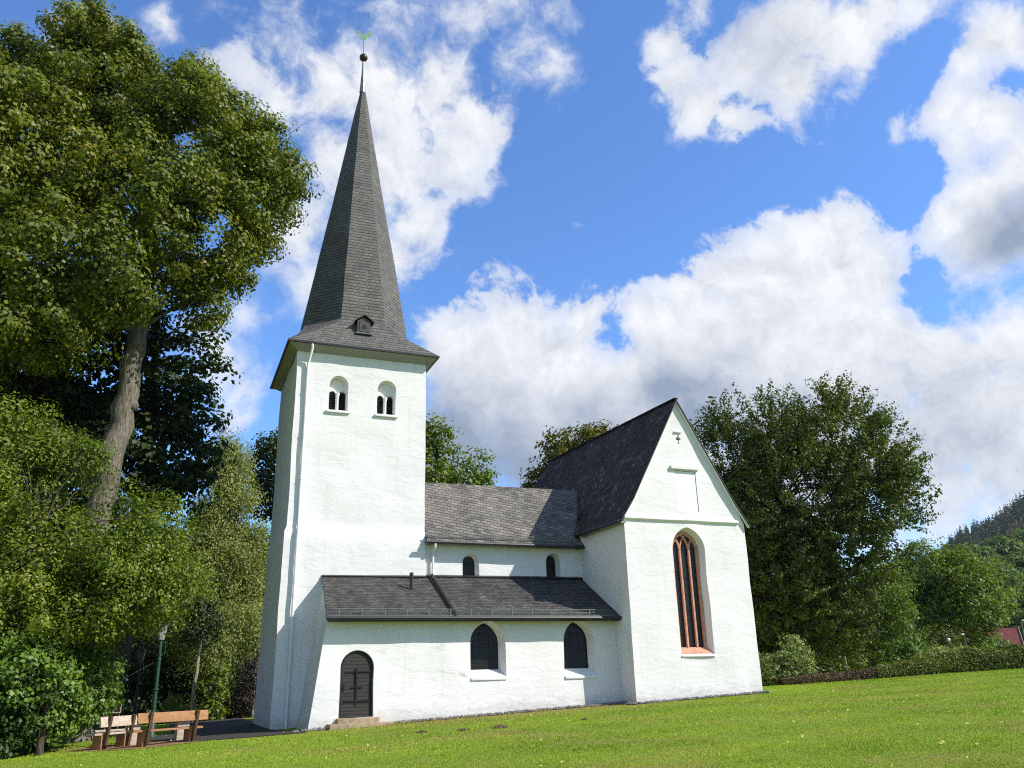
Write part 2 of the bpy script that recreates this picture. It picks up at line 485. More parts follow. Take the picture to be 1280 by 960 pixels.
M['step_stone'] = simple('step_sandstone', (0.34, 0.26, 0.165), 0.9, 0.2, 0, 0.3, 7, 0.6)
M['copper'] = simple('verdigris_copper', (0.36, 0.55, 0.33), 0.6, 0.4, 0.1, 0.2)
M['glass'] = glass_mat('leaded_glass')
M['glass_grey'] = glass_mat('leaded_glass_pale', (0.011, 0.012, 0.012))
M['louvre'] = simple('black_louvre', (0.018, 0.017, 0.020), 0.7, 0.3)
M['door_wood'] = wood_mat('dark_door_wood', (0.030, 0.026, 0.023), (0.062, 0.054, 0.048), (3.0, 14.0, 26.0))
M['iron'] = simple('wrought_iron', (0.010, 0.010, 0.010), 0.55, 0.4)
M['dormer_wood'] = simple('dormer_slate_board', (0.088, 0.078, 0.082), 0.8, 0.2, 0, 0.3, 12)
M['wood_brown'] = wood_mat('red_brown_timber', (0.25, 0.12, 0.055), (0.40, 0.22, 0.10))
M['wood_pale'] = wood_mat('weathered_pale_timber', (0.36, 0.27, 0.20), (0.60, 0.50, 0.40))
M['wood_dark'] = wood_mat('dark_timber', (0.055, 0.03, 0.016), (0.11, 0.06, 0.035))
M['green_paint'] = simple('dark_green_paint', (0.018, 0.058, 0.038), 0.5, 0.4, 0, 0.15)
M['shaded_paint'] = simple('shaded_green_paint', (0.012, 0.022, 0.017), 0.6, 0.3, 0, 0.15)  # tree shade put into the paint colour of the second lamp
M['lamp_glass'] = simple('opal_lamp_glass', (0.75, 0.76, 0.76), 0.25, 0.5, 0, 0.04)
M['dull_glass'] = simple('grey_lantern_glass', (0.28, 0.29, 0.29), 0.3, 0.4, 0, 0.1)
M['shaded_glass'] = simple('shaded_lantern_glass', (0.06, 0.065, 0.065), 0.4, 0.3, 0, 0.2)  # second lamp's glass coloured dark as if standing in shade
M['asphalt'] = simple('asphalt', (0.050, 0.047, 0.042), 0.9, 0.2, 0, 0.3, 25, 0.6)
M['mulch'] = simple('bark_mulch', (0.26, 0.155, 0.085), 0.95, 0.1, 0, 0.55, 22, 1.0, 0.05)
M['soil'] = simple('molehill_soil', (0.115, 0.078, 0.055), 0.95, 0.1, 0, 0.4, 25, 1.0, 0.03)
M['gravel'] = simple('gravel_stone', (0.17, 0.155, 0.15), 0.9, 0.2, 0, 0.5, 3)
M['red_tile'] = simple('red_roof_tile', (0.21, 0.055, 0.050), 0.75, 0.3, 0, 0.2, 3)
M['house_white'] = simple('house_render', (0.74, 0.73, 0.70), 0.9, 0.2, 0, 0.06, 1)
M['house_green'] = simple('pale_green_render', (0.30, 0.42, 0.36), 0.8, 0.2, 0, 0.08, 1)
M['hill'] = simple('hill_grass', (0.045, 0.062, 0.025), 0.95, 0.1, 0, 0.4, 0.02)
M['sill'] = simple('white_sill', (0.80, 0.80, 0.78), 0.85, 0.2, 0, 0.05)
M['lawn'], M['blade'] = lawn_mats()
M['bark'] = bark_mat('ridged_bark', (0.085, 0.074, 0.060), (0.27, 0.235, 0.19))
M['bark_dark'] = bark_mat('dark_bark', (0.035, 0.028, 0.02), (0.11, 0.088, 0.065))
M['bark_pale'] = bark_mat('pale_bark', (0.16, 0.14, 0.10), (0.42, 0.38, 0.30))
M['leaf_lime'] = leaf_mat('lime_tree_leaf', (0.070, 0.098, 0.009), (0.20, 0.225, 0.017), (0.30, 0.20, 0.03))
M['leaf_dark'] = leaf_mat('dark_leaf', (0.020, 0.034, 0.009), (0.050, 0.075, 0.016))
M['leaf_fruit'] = leaf_mat('fruit_tree_leaf', (0.078, 0.122, 0.010), (0.20, 0.255, 0.020), (0.32, 0.27, 0.035))
M['leaf_bush'] = leaf_mat('hazel_leaf', (0.055, 0.115, 0.009), (0.15, 0.235, 0.020), None, 0.3, 0.025)
M['leaf_shrub_shaded'] = leaf_mat('shaded_shrub_leaf', (0.022, 0.048, 0.006), (0.060, 0.105, 0.010), None, 0.25, 0.015)  # shade of the trees put into the leaf colour of the left-edge bushes
M['leaf_birch'] = leaf_mat('birch_leaf', (0.15, 0.185, 0.040), (0.31, 0.34, 0.095), (0.38, 0.33, 0.11), 0.42)
M['leaf_beech'] = leaf_mat('beech_leaf', (0.034, 0.054, 0.008), (0.135, 0.168, 0.016), (0.20, 0.22, 0.024), 0.26)
M['leaf_maple'] = leaf_mat('maple_leaf', (0.090, 0.142, 0.013), (0.20, 0.255, 0.024), (0.24, 0.27, 0.03))
M['leaf_gold'] = leaf_mat('yellowing_leaf', (0.075, 0.082, 0.009), (0.17, 0.155, 0.018), (0.24, 0.16, 0.025))
M['leaf_purple'] = leaf_mat('purple_leaf', (0.022, 0.014, 0.016), (0.055, 0.035, 0.036))
M['leaf_hedge'] = leaf_mat('hedge_leaf', (0.050, 0.075, 0.008), (0.155, 0.185, 0.018), (0.20, 0.20, 0.03), 0.2)
M['leaf_dry'] = leaf_mat('dry_hedge_leaf', (0.070, 0.045, 0.020), (0.15, 0.10, 0.042), (0.12, 0.15, 0.03), 0.2)
M['leaf_rhodo'] = leaf_mat('rhododendron_leaf', (0.11, 0.16, 0.025), (0.27, 0.33, 0.075), (0.36, 0.36, 0.14), 0.2, 0.03)
M['leaf_wood'] = leaf_mat('woodland_leaf', (0.070, 0.12, 0.022), (0.17, 0.235, 0.042))
M['needle'] = leaf_mat('conifer_needle', (0.042, 0.064, 0.036), (0.10, 0.13, 0.070), (0.22, 0.165, 0.13), 0.1, 0.02)


# ------------------------------------------------------------------ mesh helpers
class MB:
    def __init__(s):
        s.v = []; s.f = []; s.uv = {}

    def face(s, pts, uvs=None):
        i = len(s.v)
        s.v += [tuple(map(float, p)) for p in pts]
        if uvs is not None:
            s.uv[len(s.f)] = uvs
        s.f.append(tuple(range(i, i+len(pts))))

    def quad_uv(s, a, b, c, d):
        """a-b along the eave, d-c above it; UV in metres"""
        A, B, C_, D = map(Vector, (a, b, c, d))
        u = (B-A) if (B-A).length > 1e-6 else (C_-D)
        u = u.normalized()
        nrm = u.cross((D-A)).normalized() if (D-A).length > 1e-6 else u.cross((C_-B)).normalized()
        w = nrm.cross(u)
        uvs = [((P-A).dot(u)+A.dot(u), (P-A).dot(w)+A.z) for P in (A, B, C_, D)]
        s.face((a, b, c, d), uvs)

    def tri_uv(s, a, b, c):
        A, B, C_ = map(Vector, (a, b, c))
        u = (B-A).normalized(); nrm = u.cross(C_-A).normalized(); w = nrm.cross(u)
        s.face((a, b, c), [((P-A).dot(u)+A.dot(u), (P-A).dot(w)+A.z) for P in (A, B, C_)])

    def box(s, x0, x1, y0, y1, z0, z1, mat=None):
        p = [(x0, y0, z0), (x1, y0, z0), (x1, y1, z0), (x0, y1, z0), (x0, y0, z1), (x1, y0, z1), (x1, y1, z1), (x0, y1, z1)]
        if mat is not None:
            p = [tuple(mat @ Vector(q)) for q in p]
        i = len(s.v); s.v += p
        for q in ((0, 3, 2, 1), (4, 5, 6, 7), (0, 1, 5, 4), (1, 2, 6, 5), (2, 3, 7, 6), (3, 0, 4, 7)):
            s.f.append(tuple(i+k for k in q))

    def tube(s, path, radii, n=8, caps=True):
        path = [Vector(p) for p in path]
        if not hasattr(radii, '__len__'):
            radii = [radii]*len(path)
        rings = []
        up = Vector((0, 0, 1))
        prev = None
        for k, p in enumerate(path):
            t = (path[min(k+1, len(path)-1)]-path[max(k-1, 0)])
            if t.length < 1e-9:
                t = Vector((0, 0, 1))
            t.normalize()
            if prev is None:
                a = t.cross(up) if abs(t.z) < 0.95 else t.cross(Vector((1, 0, 0)))
            else:
                a = prev-t*prev.dot(t)
            a.normalize(); prev = a
            b = t.cross(a)
            i = len(s.v)
            for j in range(n):
                th = 2*PI*j/n
                s.v.append(tuple(p+(a*math.cos(th)+b*math.sin(th))*radii[k]))
            rings.append(i)
        for k in range(len(rings)-1):
            for j in range(n):
                s.f.append((rings[k]+j, rings[k]+(j+1) % n, rings[k+1]+(j+1) % n, rings[k+1]+j))
        if caps:
            s.f.append(tuple(rings[0]+j for j in reversed(range(n))))
            s.f.append(tuple(rings[-1]+j for j in range(n)))

    def sweep(s, path, side, hw, ht):
        """rectangular bar along path; side = wide direction of its section"""
        path = [Vector(p) for p in path]; side = Vector(side).normalized()
        rings = []
        for k, p in enumerate(path):
            t = (path[min(k+1, len(path)-1)]-path[max(k-1, 0)]).normalized()
            o = t.cross(side).normalized()
            i = len(s.v)
            for (a, b) in ((-1, -1), (1, -1), (1, 1), (-1, 1)):
                s.v.append(tuple(p+side*hw*a+o*ht*b))
            rings.append(i)
        for k in range(len(rings)-1):
            for j in range(4):
                s.f.append((rings[k]+j, rings[k]+(j+1) % 4, rings[k+1]+(j+1) % 4, rings[k+1]+j))
        s.f.append(tuple(rings[0]+j for j in (3, 2, 1, 0)))
        s.f.append(tuple(rings[-1]+j for j in range(4)))

    def lathe(s, prof, c, n=16):
        rings = []
        for (r, z) in prof:
            i = len(s.v)
            for j in range(n):
                th = 2*PI*j/n
                s.v.append((c[0]+r*math.cos(th), c[1]+r*math.sin(th), c[2]+z))
            rings.append(i)
        for k in range(len(rings)-1):
            for j in range(n):
                s.f.append((rings[k]+j, rings[k]+(j+1) % n, rings[k+1]+(j+1) % n, rings[k+1]+j))
        s.f.append(tuple(rings[0]+j for j in reversed(range(n))))
        s.f.append(tuple(rings[-1]+j for j in range(n)))

    def prism(s, outline, fn, d0, d1):
        """outline of 2D points turned into a plate by fn(a, b, depth)"""
        n = len(outline)
        tris = tessellate_polygon([[Vector((a, b, 0)) for a, b in outline]])
        i = len(s.v)
        s.v += [tuple(fn(a, b, d0)) for a, b in outline]+[tuple(fn(a, b, d1)) for a, b in outline]
        for t in tris:
            s.f.append((i+t[0], i+t[1], i+t[2])); s.f.append((i+n+t[2], i+n+t[1], i+n+t[0]))
        for k in range(n):
            s.f.append((i+k, i+(k+1) % n, i+n+(k+1) % n, i+n+k))

    def sheet(s, outline, holes, fn):
        """flat face with openings, fn(a, b, 0) to 3D"""
        loops = [outline]+holes
        tris = tessellate_polygon([[Vector((a, b, 0)) for a, b in L] for L in loops])
        pts = [p for L in loops for p in L]
        i = len(s.v)
        s.v += [tuple(fn(a, b, 0)) for a, b in pts]
        for t in tris:
            s.f.append(tuple(i+k for k in t))

    def reveal(s, outer, inner, fn, depth):
        n = len(outer)
        i = len(s.v)
        s.v += [tuple(fn(a, b, 0)) for a, b in outer]+[tuple(fn(a, b, depth)) for a, b in inner]
        for k in range(n):
            s.f.append((i+k, i+(k+1) % n, i+n+(k+1) % n, i+n+k))

    def build(s, name, mat, parent=None, rough=0.0, cut=0.6, smooth=False, angle=35, bevel=0.0, freq=1.0):
        me = bpy.data.meshes.new(name)
        me.from_pydata(s.v, [], s.f)
        bm = bmesh.new(); bm.from_mesh(me)
        if s.uv:
            lay = bm.loops.layers.uv.new('uv')
            bm.faces.ensure_lookup_table()
            for fi, uvs in s.uv.items():
                for l, q in zip(bm.faces[fi].loops, uvs):
                    l[lay].uv = q
        bmesh.ops.remove_doubles(bm, verts=bm.verts, dist=0.0008)
        bmesh.ops.recalc_face_normals(bm, faces=bm.faces)
        if bevel:
            es = [e for e in bm.edges if len(e.link_faces) == 2 and e.calc_face_angle(0) > 0.6]
            bmesh.ops.bevel(bm, geom=es, offset=bevel, segments=2, affect='EDGES', profile=0.6, clamp_overlap=True)
        if rough:
            for _ in range(7):
                es = [e for e in bm.edges if e.calc_length() > cut]
                if not es:
                    break
                bmesh.ops.subdivide_edges(bm, edges=es, cuts=1, use_grid_fill=True)
                bmesh.ops.triangulate(bm, faces=[f for f in bm.faces if len(f.verts) > 4])
            for v in bm.verts:
                q = v.co*0.8*freq
                v.co += Vector((noise.noise(q), noise.noise(q+Vector((31, 5, 2))), 0.6*noise.noise(q+Vector((7, 43, 9)))))*rough
        bm.to_mesh(me); bm.free()
        if smooth or rough or bevel:
            me.shade_smooth()
            try:
                me.set_sharp_from_angle(angle=math.radians(angle))
            except Exception:
                pass
        me.materials.append(mat)
        o = bpy.data.objects.new(name, me)
        COL.objects.link(o)
        if parent is not None:
            o.parent = parent
            o.matrix_parent_inverse = Matrix.Translation(-world_loc(parent))
        return o


def world_loc(o):
    v = Vector(o.location)
    if o.parent is not None:
        return v                    # children of a thing keep their mesh in world coordinates
    return v


def tag(o, label=None, cat=None, group=None, kind=None):
    if label: o['label'] = label
    if cat: o['category'] = cat
    if group: o['group'] = group
    if kind: o['kind'] = kind
    return o


def empty(name, loc, label, cat, group=None):
    o = bpy.data.objects.new(name, None)
    o.empty_display_size = 0.3
    o.location = loc
    COL.objects.link(o)
    return tag(o, label, cat, group)


def copy_tree(o, loc, rz=0.0, s=1.0):
    c = o.copy(); COL.objects.link(c)
    c.location = loc; c.rotation_euler = (0, 0, rz)
    c.scale = (s, s, s) if not hasattr(s, '__len__') else s
    for ch in o.children:
        d = ch.copy(); COL.objects.link(d); d.parent = c
        d.matrix_parent_inverse = ch.matrix_parent_inverse.copy()
        for g in ch.children:
            e = g.copy(); COL.objects.link(e); e.parent = d
            e.matrix_parent_inverse = g.matrix_parent_inverse.copy()
    return c


def arch(xc, w, z0, zs, h, n=10, pointed=True):
    """closed outline: along the foot, up the right side, over the arch, down the left"""
    hw = w/2
    pts = [(xc-hw, z0), (xc+hw, z0), (xc+hw, zs)]
    if pointed:
        c = (h*h-hw*hw)/(2*hw)
        R = hw+c
        a1 = math.asin(min(1, h/R))
        for k in range(1, n+1):
            a = a1*k/n
            pts.append((xc-c+R*math.cos(a), zs+R*math.sin(a)))
        for k in range(n-1, 0, -1):
            a = a1*k/n
            pts.append((xc+c-R*math.cos(a), zs+R*math.sin(a)))
    else:
        for k in range(1, 2*n):
            a = PI*k/(2*n)
            pts.append((xc+hw*math.cos(a), zs+h*math.sin(a)))
    pts.append((xc-hw, zs))
    return pts


def mesh_np(name, V, Fq, mat, parent=None, tint=None, k=4):
    me = bpy.data.meshes.new(name)
    nv, nf = len(V), len(Fq)
    me.vertices.add(nv); me.vertices.foreach_set('co', np.ascontiguousarray(V, dtype=np.float32).ravel())
    me.loops.add(nf*k); me.loops.foreach_set('vertex_index', np.ascontiguousarray(Fq, dtype=np.int32).ravel())
    me.polygons.add(nf)
    me.polygons.foreach_set('loop_start', np.arange(0, nf*k, k, dtype=np.int32))
    me.polygons.foreach_set('loop_total', np.full(nf, k, dtype=np.int32))
    me.update(calc_edges=True)
    if tint is not None:
        a = me.attributes.new('tint', 'FLOAT', 'FACE')
        a.data.foreach_set('value', np.ascontiguousarray(tint, dtype=np.float32))
    me.materials.append(mat)
    o = bpy.data.objects.new(name, me)
    COL.objects.link(o)
    if parent is not None:
        o.parent = parent
        o.matrix_parent_inverse = Matrix.Translation(-Vector(parent.location))
    return o


# ------------------------------------------------------------------ ground
def sstep(x, a, b):
    t = np.clip((x-a)/(b-a), 0, 1)
    return t*t*(3-2*t)


def hgt(x, y):
    x = np.asarray(x, float); y = np.asarray(y, float)
    z = -0.36+0.0365*np.clip(x, -40, 24)-0.006*np.clip(y, -60, 12)
    # behind the crest of the lawn, right and back, the land falls to the village
    s = (x-10.3)*0.27+(y-2.5)*0.96
    z = z-2.2*sstep(s, 1.5, 16)*sstep(x, 3, 14)
    z = z-1.2*sstep(y, 14, 40)*(1-sstep(x, 3, 14))
    return z


def hz(x, y):
    return float(hgt(x, y))


def make_ground():
    A = np.radians(np.concatenate([np.linspace(-40, 80, 181), np.linspace(84, 316, 59)]))
    Rr = np.concatenate([[0.0], np.linspace(3, 60, 115), np.geomspace(62, 1900, 50)])
    V = []
    for r in Rr:
        x = CAM[0]+r*np.sin(A); y = CAM[1]+r*np.cos(A)
        V.append(np.stack([x, y, hgt(x, y)], 1))
    V = np.concatenate(V)
    n = len(A)
    F = []
    for i in range(len(Rr)-1):
        j = np.arange(n)
        F.append(np.stack([i*n+j, i*n+(j+1) % n, (i+1)*n+(j+1) % n, (i+1)*n+j], 1))
    F = np.concatenate(F)[:, ::-1]
    o = mesh_np('ground', V, F, M['lawn'])
    o.data.shade_smooth()
    tag(o, kind='structure')


make_ground()

exec_after = []


def ground_sheet(name, poly, mat, dz, kind='structure', step=0.5):
    """a sheet that follows the ground a few millimetres above it"""
    bm = bmesh.new()
    vs = [bm.verts.new((x, y, 0)) for x, y in poly]
    bm.faces.new(vs)
    for _ in range(6):
        es = [e for e in bm.edges if e.calc_length() > step]
        if not es:
            break
        bmesh.ops.subdivide_edges(bm, edges=es, cuts=1, use_grid_fill=True)
        bmesh.ops.triangulate(bm, faces=bm.faces)
    rng = random.Random(5)
    for v in bm.verts:
        if v.is_boundary:
            v.co.x += rng.uniform(-.06, .06); v.co.y += rng.uniform(-.06, .06)
        v.co.z = hz(v.co.x, v.co.y)+dz
    me = bpy.data.meshes.new(name); bm.to_mesh(me); bm.free()
    me.materials.append(mat)
    o = bpy.data.objects.new(name, me); COL.objects.link(o)
    return tag(o, kind=kind)


PATH = [(-15.9, 0.9), (-13.6, 0.35), (-12.2, 0.25), (-12.2, 1.1), (-12.9, 3.5), (-12.9, 22), (-16.2, 22), (-16.2, 8), (-17.2, 4.4), (-16.6, 2.4)]
ground_sheet('path', PATH, M['asphalt'], 0.02)
MULCH = [(-18.9, 0.9), (-17.6, -0.35), (-16.8, -0.3), (-15.2, 0.75), (-14.9, 1.4), (-15.6, 2.2), (-17.0, 2.9), (-18.4, 3.2), (-19.2, 2.2)]
ground_sheet('mulch_bed', MULCH, M['mulch'], 0.012)


def in_poly(x, y, poly):
    ins = np.zeros(len(x), bool)
    j = len(poly)-1
    for i in range(len(poly)):
        xi, yi = poly[i]; xj, yj = poly[j]
        c = ((yi > y) != (yj > y)) & (x < (xj-xi)*(y-yi)/(yj-yi+1e-12)+xi)
        ins ^= c
        j = i
    return ins

# ------------------------------------------------------------------ the church
church = empty('church', (-10.0, 6.85, -0.9), 'white plastered village church with slate spire, side aisle and gabled transept', 'church')

# --- tower
TX0, TX1, TY0, TY1, TZ, TS = -12.81, -7.21, 4.05, 9.64, 14.0, 6.34
fT = lambda a, b, d: (a, TY0+d, b)
TW = [(-11.015, 0.81, 11.44, 12.60), (-8.95, 0.81, 11.44, 12.62)]
mb = MB()
holes, inner = [], []
for xc, w, z0, zs in TW:
    holes.append(arch(xc, w, z0, zs, w/2, 8, False))
    inner.append(arch(xc, w-0.10, z0+0.02, zs, w/2-0.05, 8, False))
mb.sheet([(TX0, TS+0.2), (TX1, TS+0.2), (TX1, TZ), (TX0, TZ)], holes, fT)
for h_, i_ in zip(holes, inner):
    mb.reveal(h_, i_, fT, 0.30)
mb.face([(TX0, TY1, TS+.2), (TX0, TY0, TS+.2), (TX0, TY0, TZ), (TX0, TY1, TZ)])
mb.face([(TX1, TY0, TS+.2), (TX1, TY1, TS+.2), (TX1, TY1, TZ), (TX1, TY0, TZ)])
mb.face([(TX1, TY1, TS+.2), (TX0, TY1, TS+.2), (TX0, TY1, TZ), (TX1, TY1, TZ)])
b1, b0 = 0.09, 0.17          # set-off and batter of the lower stage
lo = [(TX0-b0, TY0-b0+.03), (TX1+.02, TY0-b0+.03), (TX1+.02, TY1+b0), (TX0-b0, TY1+b0)]
hi = [(TX0-b1, TY0-b1), (TX1+.02, TY0-b1), (TX1+.02, TY1+b1), (TX0-b1, TY1+b1)]
tp = [(TX0, TY0), (TX1, TY0), (TX1, TY1), (TX0, TY1)]
SLIT = arch(7.45, 0.62, -0.25, 0.62, 0.45, 6, True)
SLITI = arch(7.45, 0.40, -0.20, 0.62, 0.30, 6, True)


def fW(a, b, d):             # west face of the lower tower; a = y, b = z
    t = (b+1.6)/(TS+1.6)
    return (TX0-b0+(b0-b1)*t+d, a, b)


for i in range(4):
    j = (i+1) % 4
    mb.face([(*hi[i], TS), (*hi[j], TS), (*tp[j], TS+.2), (*tp[i], TS+.2)])
    if i == 3:
        continue
    mb.face([(*lo[i], -1.6), (*lo[j], -1.6), (*hi[j], TS), (*hi[i], TS)])
mb.sheet([(lo[0][1], -1.6), (lo[3][1], -1.6), (hi[3][1], TS), (hi[0][1], TS)], [SLIT], fW)
mb.reveal(SLIT, SLITI, fW, 0.35)
mb.build('tower_wall', M['plaster'], church, rough=0.035, cut=0.55)
mb = MB(); mb.prism(SLITI, fW, 0.34, 0.38)
mb.build('slit_window', M['louvre'], church)

for (xc, w, z0, zs), inn in zip(TW, inner):
    # twin light: white lunette over two louvred openings with a colonnette between them
    wi = w-0.10
    lw = (wi-0.15)/2
    L = arch(xc-wi/2+lw/2+0.004, lw, z0+0.03, 12.27, lw/2, 6, False)
    Rr_ = arch(xc+wi/2-lw/2-0.004, lw, z0+0.03, 12.27, lw/2, 6, False)
    mb = MB()
    fi = lambda a, b, d: (a, TY0+0.296+d, b)
    mb.sheet(inn, [L, Rr_], fi)
    mb.reveal(L, L, fi, 0.12); mb.reveal(Rr_, Rr_, fi, 0.12)
    win = mb.build('belfry_window', M['plaster'], church)
    for O in (L, Rr_):
        mb = MB()
        mb.prism(O, fi, 0.118, 0.15)
        z = z0+0.06
        x0, x1 = min(p[0] for p in O)+.01, max(p[0] for p in O)-.01
        while z < 12.30:
            mb.face([(x0, TY0+.35, z), (x1, TY0+.35, z), (x1, TY0+.41, z+.05), (x0, TY0+.41, z+.05)])
            z += 0.075
        mb.build('louvre', M['louvre'], win)
    mb = MB()
    mb.lathe([(.075, 0), (.075, .05), (.05, .08), (.045, .10), (.042, .62), (.05, .66), (.085, .80), (.09, .84)], (xc, TY0+.27, z0+.02), 12)
    mb.build('colonnette', M['white_paint'], win, smooth=True)
    mb = MB()
    mb.box(xc-w/2-.10, xc+w/2+.09, TY0-.10, TY0+.29, z0-.085, z0+.012)
    mb.build('sill', M['sill'], win, bevel=0.012)

# --- spire
CX, CY = (TX0+TX1)/2, (TY0+TY1)/2
E_ = 2.80+0.47
ZE, ZO, ZT = 14.26, 15.87, 30.26


def ring8(a, z, sq=0.0):
    t = a*math.tan(PI/8)
    o = [(-t, -a), (t, -a), (a, -t), (a, t), (t, a), (-t, a), (-a, t), (-a, -t)]
    s_ = [(-a, -a), (a, -a), (a, -a), (a, a), (a, a), (-a, a), (-a, a), (-a, -a)]
    return [Vector((CX+p[0]*(1-sq)+q[0]*sq, CY+p[1]*(1-sq)+q[1]*sq, z)) for p, q in zip(o, s_)]


rings = [ring8(E_, ZE, 1.0), ring8(2.84, 14.90, 0.62), ring8(2.56, 15.42, 0.25), ring8(2.37, ZO, 0.0), ring8(2.25, 16.7), ring8(1.16, 23.4), ring8(0.09, ZT)]
mb = MB()
for k in range(len(rings)-1):
    A_, B_ = rings[k], rings[k+1]
    for i in range(8):
        j = (i+1) % 8
        if (A_[i]-A_[j]).length < 1e-5:
            mb.tri_uv(A_[i], B_[j], B_[i])
        else:
            mb.quad_uv(A_[i], A_[j], B_[j], B_[i])
spire = mb.build('spire', M['slate_spire'], church, rough=0.022, cut=0.8, smooth=True, angle=12)
mb = MB()
e2 = E_+0.015
mb.prism([(-e2, -e2), (e2, -e2), (e2, e2), (-e2, e2)], lambda a, b, d: (CX+a, CY+b, d), ZE-0.085, ZE-0.004)
mb.build('eaves_board', M['black_metal'], spire)
mb = MB()
q0 = [(TX0-.03, TY0-.03), (TX1+.03, TY0-.03), (TX1+.03, TY1+.03), (TX0-.03, TY1+.03)]
q1 = [(CX+sx*(E_-.07), CY+sy*(E_-.07)) for sx, sy in ((-1, -1), (1, -1), (1, 1), (-1, 1))]
for i in range(4):
    j = (i+1) % 4
    mid = [((q0[k][0]*.55+q1[k][0]*.45), (q0[k][1]*.55+q1[k][1]*.45)) for k in range(4)]
    mb.face([(*q0[i], TZ-.06), (*q0[j], TZ-.06), (*mid[j], TZ+.06), (*mid[i], TZ+.06)])
    mb.face([(*mid[i], TZ+.06), (*mid[j], TZ+.06), (*q1[j], ZE-.09), (*q1[i], ZE-.09)])
mb.build('cornice', M['soffit'], church)
mb = MB()
mb.tube([(CX, CY, ZT-.35), (CX, CY, ZT), (CX-.01, CY, ZT+.9), (CX-.02, CY, 32.0)], [.17, .145, .085, .05], 8)
fin = mb.build('lead_finial', M['lead'], spire)
mb = MB()
mb.lathe([(.03, -.22), (.12, -.19), (.20, -.09), (.22, 0), (.20, .09), (.12, .19), (.03, .22)], (CX-.02, CY, 32.2), 16)
mb.build('finial_ball', M['brown_metal'], spire, smooth=True, angle=80)
mb = MB(); mb.tube([(CX-.02, CY, 32.4), (CX-.05, CY, 33.45)], .022, 6)
mb.build('vane_rod', M['zinc'], spire)
# weathercock cut from copper plate, beak to the left
ck = [(-.50, .44), (-.40, .50), (-.36, .58), (-.29, .55), (-.26, .46), (-.14, .22), (0, .10), (.10, .17), (.12, .36), (.22, .44), (.36, .40), (.46, .28), (.47, .02), (.40, .10), (.33, .22),
      (.26, .08), (.18, -.07), (.06, -.14), (.04, -.22), (-.02, -.22), (-.04, -.14), (-.18, -.08), (-.28, .06), (-.33, .28), (-.38, .39)]
ca, sa = math.cos(-.35), math.sin(-.35)
mb = MB()
mb.prism([(a*.85, b*.85) for a, b in ck], lambda a, b, d: (CX-.05+a*ca-d*sa, CY+a*sa+d*ca, 33.52+b), -.018, .018)
mb.build('weathercock', M['copper'], spire)

# --- dormer low on the spire
mb = MB()
dx0, dx1, dy, dz0, dz1, dza = CX-.33, CX+.27, 4.02, 15.10, 15.66, 15.86
dxm = (dx0+dx1)/2
mb.prism([(dx0, dz0), (dx1, dz0), (dx1, dz1), (dxm, dza), (dx0, dz1)], lambda a, b, d: (a, dy+d, b), 0, 1.1)
dm = mb.build('dormer', M['dormer_wood'], church)
mb = MB()
for s_ in (-1, 1):
    xe = dx0-.12 if s_ < 0 else dx1+.12
    A_, B_ = (dxm, dza+.05), (xe, dz1-.06)
    mb.prism([A_, B_, (B_[0], B_[1]+.05), (A_[0], A_[1]+.05)], lambda a, b, d: (a, dy+d, b), -.09, 1.1)
mb.build('dormer_roof', M['slate_dark'], dm)
mb = MB()
mb.box(dx0+.09, dx1-.07, dy-.02, dy+.02, dz0+.06, dz1-.02)
mb.build('shutter', M['dormer_wood'], dm)
mb = MB()
for (ox, oz) in ((-.055, .0), (.055, .0), (0, .095)):
    mb.prism([(dxm+ox+.058*math.cos(t*PI/5), dz0+.26+oz+.058*math.sin(t*PI/5)) for t in range(10)], lambda a, b, d: (a, dy-.026+d, b), -.004+oz*.02, .004)
mb.prism([(dxm-.02, dz0+.2), (dxm+.02, dz0+.2), (dxm+.02, dz0+.34), (dxm-.02, dz0+.34)], lambda a, b, d: (a, dy-.0265+d, b), -.006, .004)
mb.build('trefoil_opening', M['louvre'], dm)
mb = MB(); mb.box(dx0-.06, dx1+.06, dy-.07, dy+.12, dz0-.05, dz0)
mb.build('sill', M['lead'], dm)

# --- aisle
def ax(z):                    # its west end wall leans
    return -12.05+0.149*(z+.78)


def ay(z):                    # front wall
    return 1.17+0.035*(z+.8)


fA = lambda a, b, d: (a, ay(b)+d, b)
AZ = 2.93
DOOR = arch(-10.415, 1.20, -0.45, 1.17, 0.61, 9, False)
AWIN = [(-5.49, 1.42, .70, 1.94, .87), (-1.67, 1.38, .66, 1.94, .87)]
holes = [DOOR]; inn_ = []
for xc, w, z0, zs, h in AWIN:
    holes.append(arch(xc, w, z0, zs, h, 9, True))
    inn_.append(arch(xc, w-.28, z0+.30, zs, h-.10, 9, True))
mb = MB()
mb.sheet([(ax(-1.5), -1.5), (0, -1.5), (0, AZ), (ax(AZ), AZ)], holes, fA)
mb.reveal(DOOR, arch(-10.415, 1.16, -0.45, 1.17, 0.59, 9, False), fA, 0.16)
for h_, i_ in zip(holes[1:], inn_):
    mb.reveal(h_, i_, fA, 0.46)
rz = lambda y: 2.884+(y-.844)*.553        # roof line of the aisle (underside)
mb.face([(ax(-1.5), TY0, -1.5), (ax(-1.5), ay(-1.5), -1.5), (ax(AZ), ay(AZ), AZ), (ax(4.45), TY0, 4.45)])
mb.build('aisle_wall', M['plaster'], church, rough=0.035, cut=0.5)
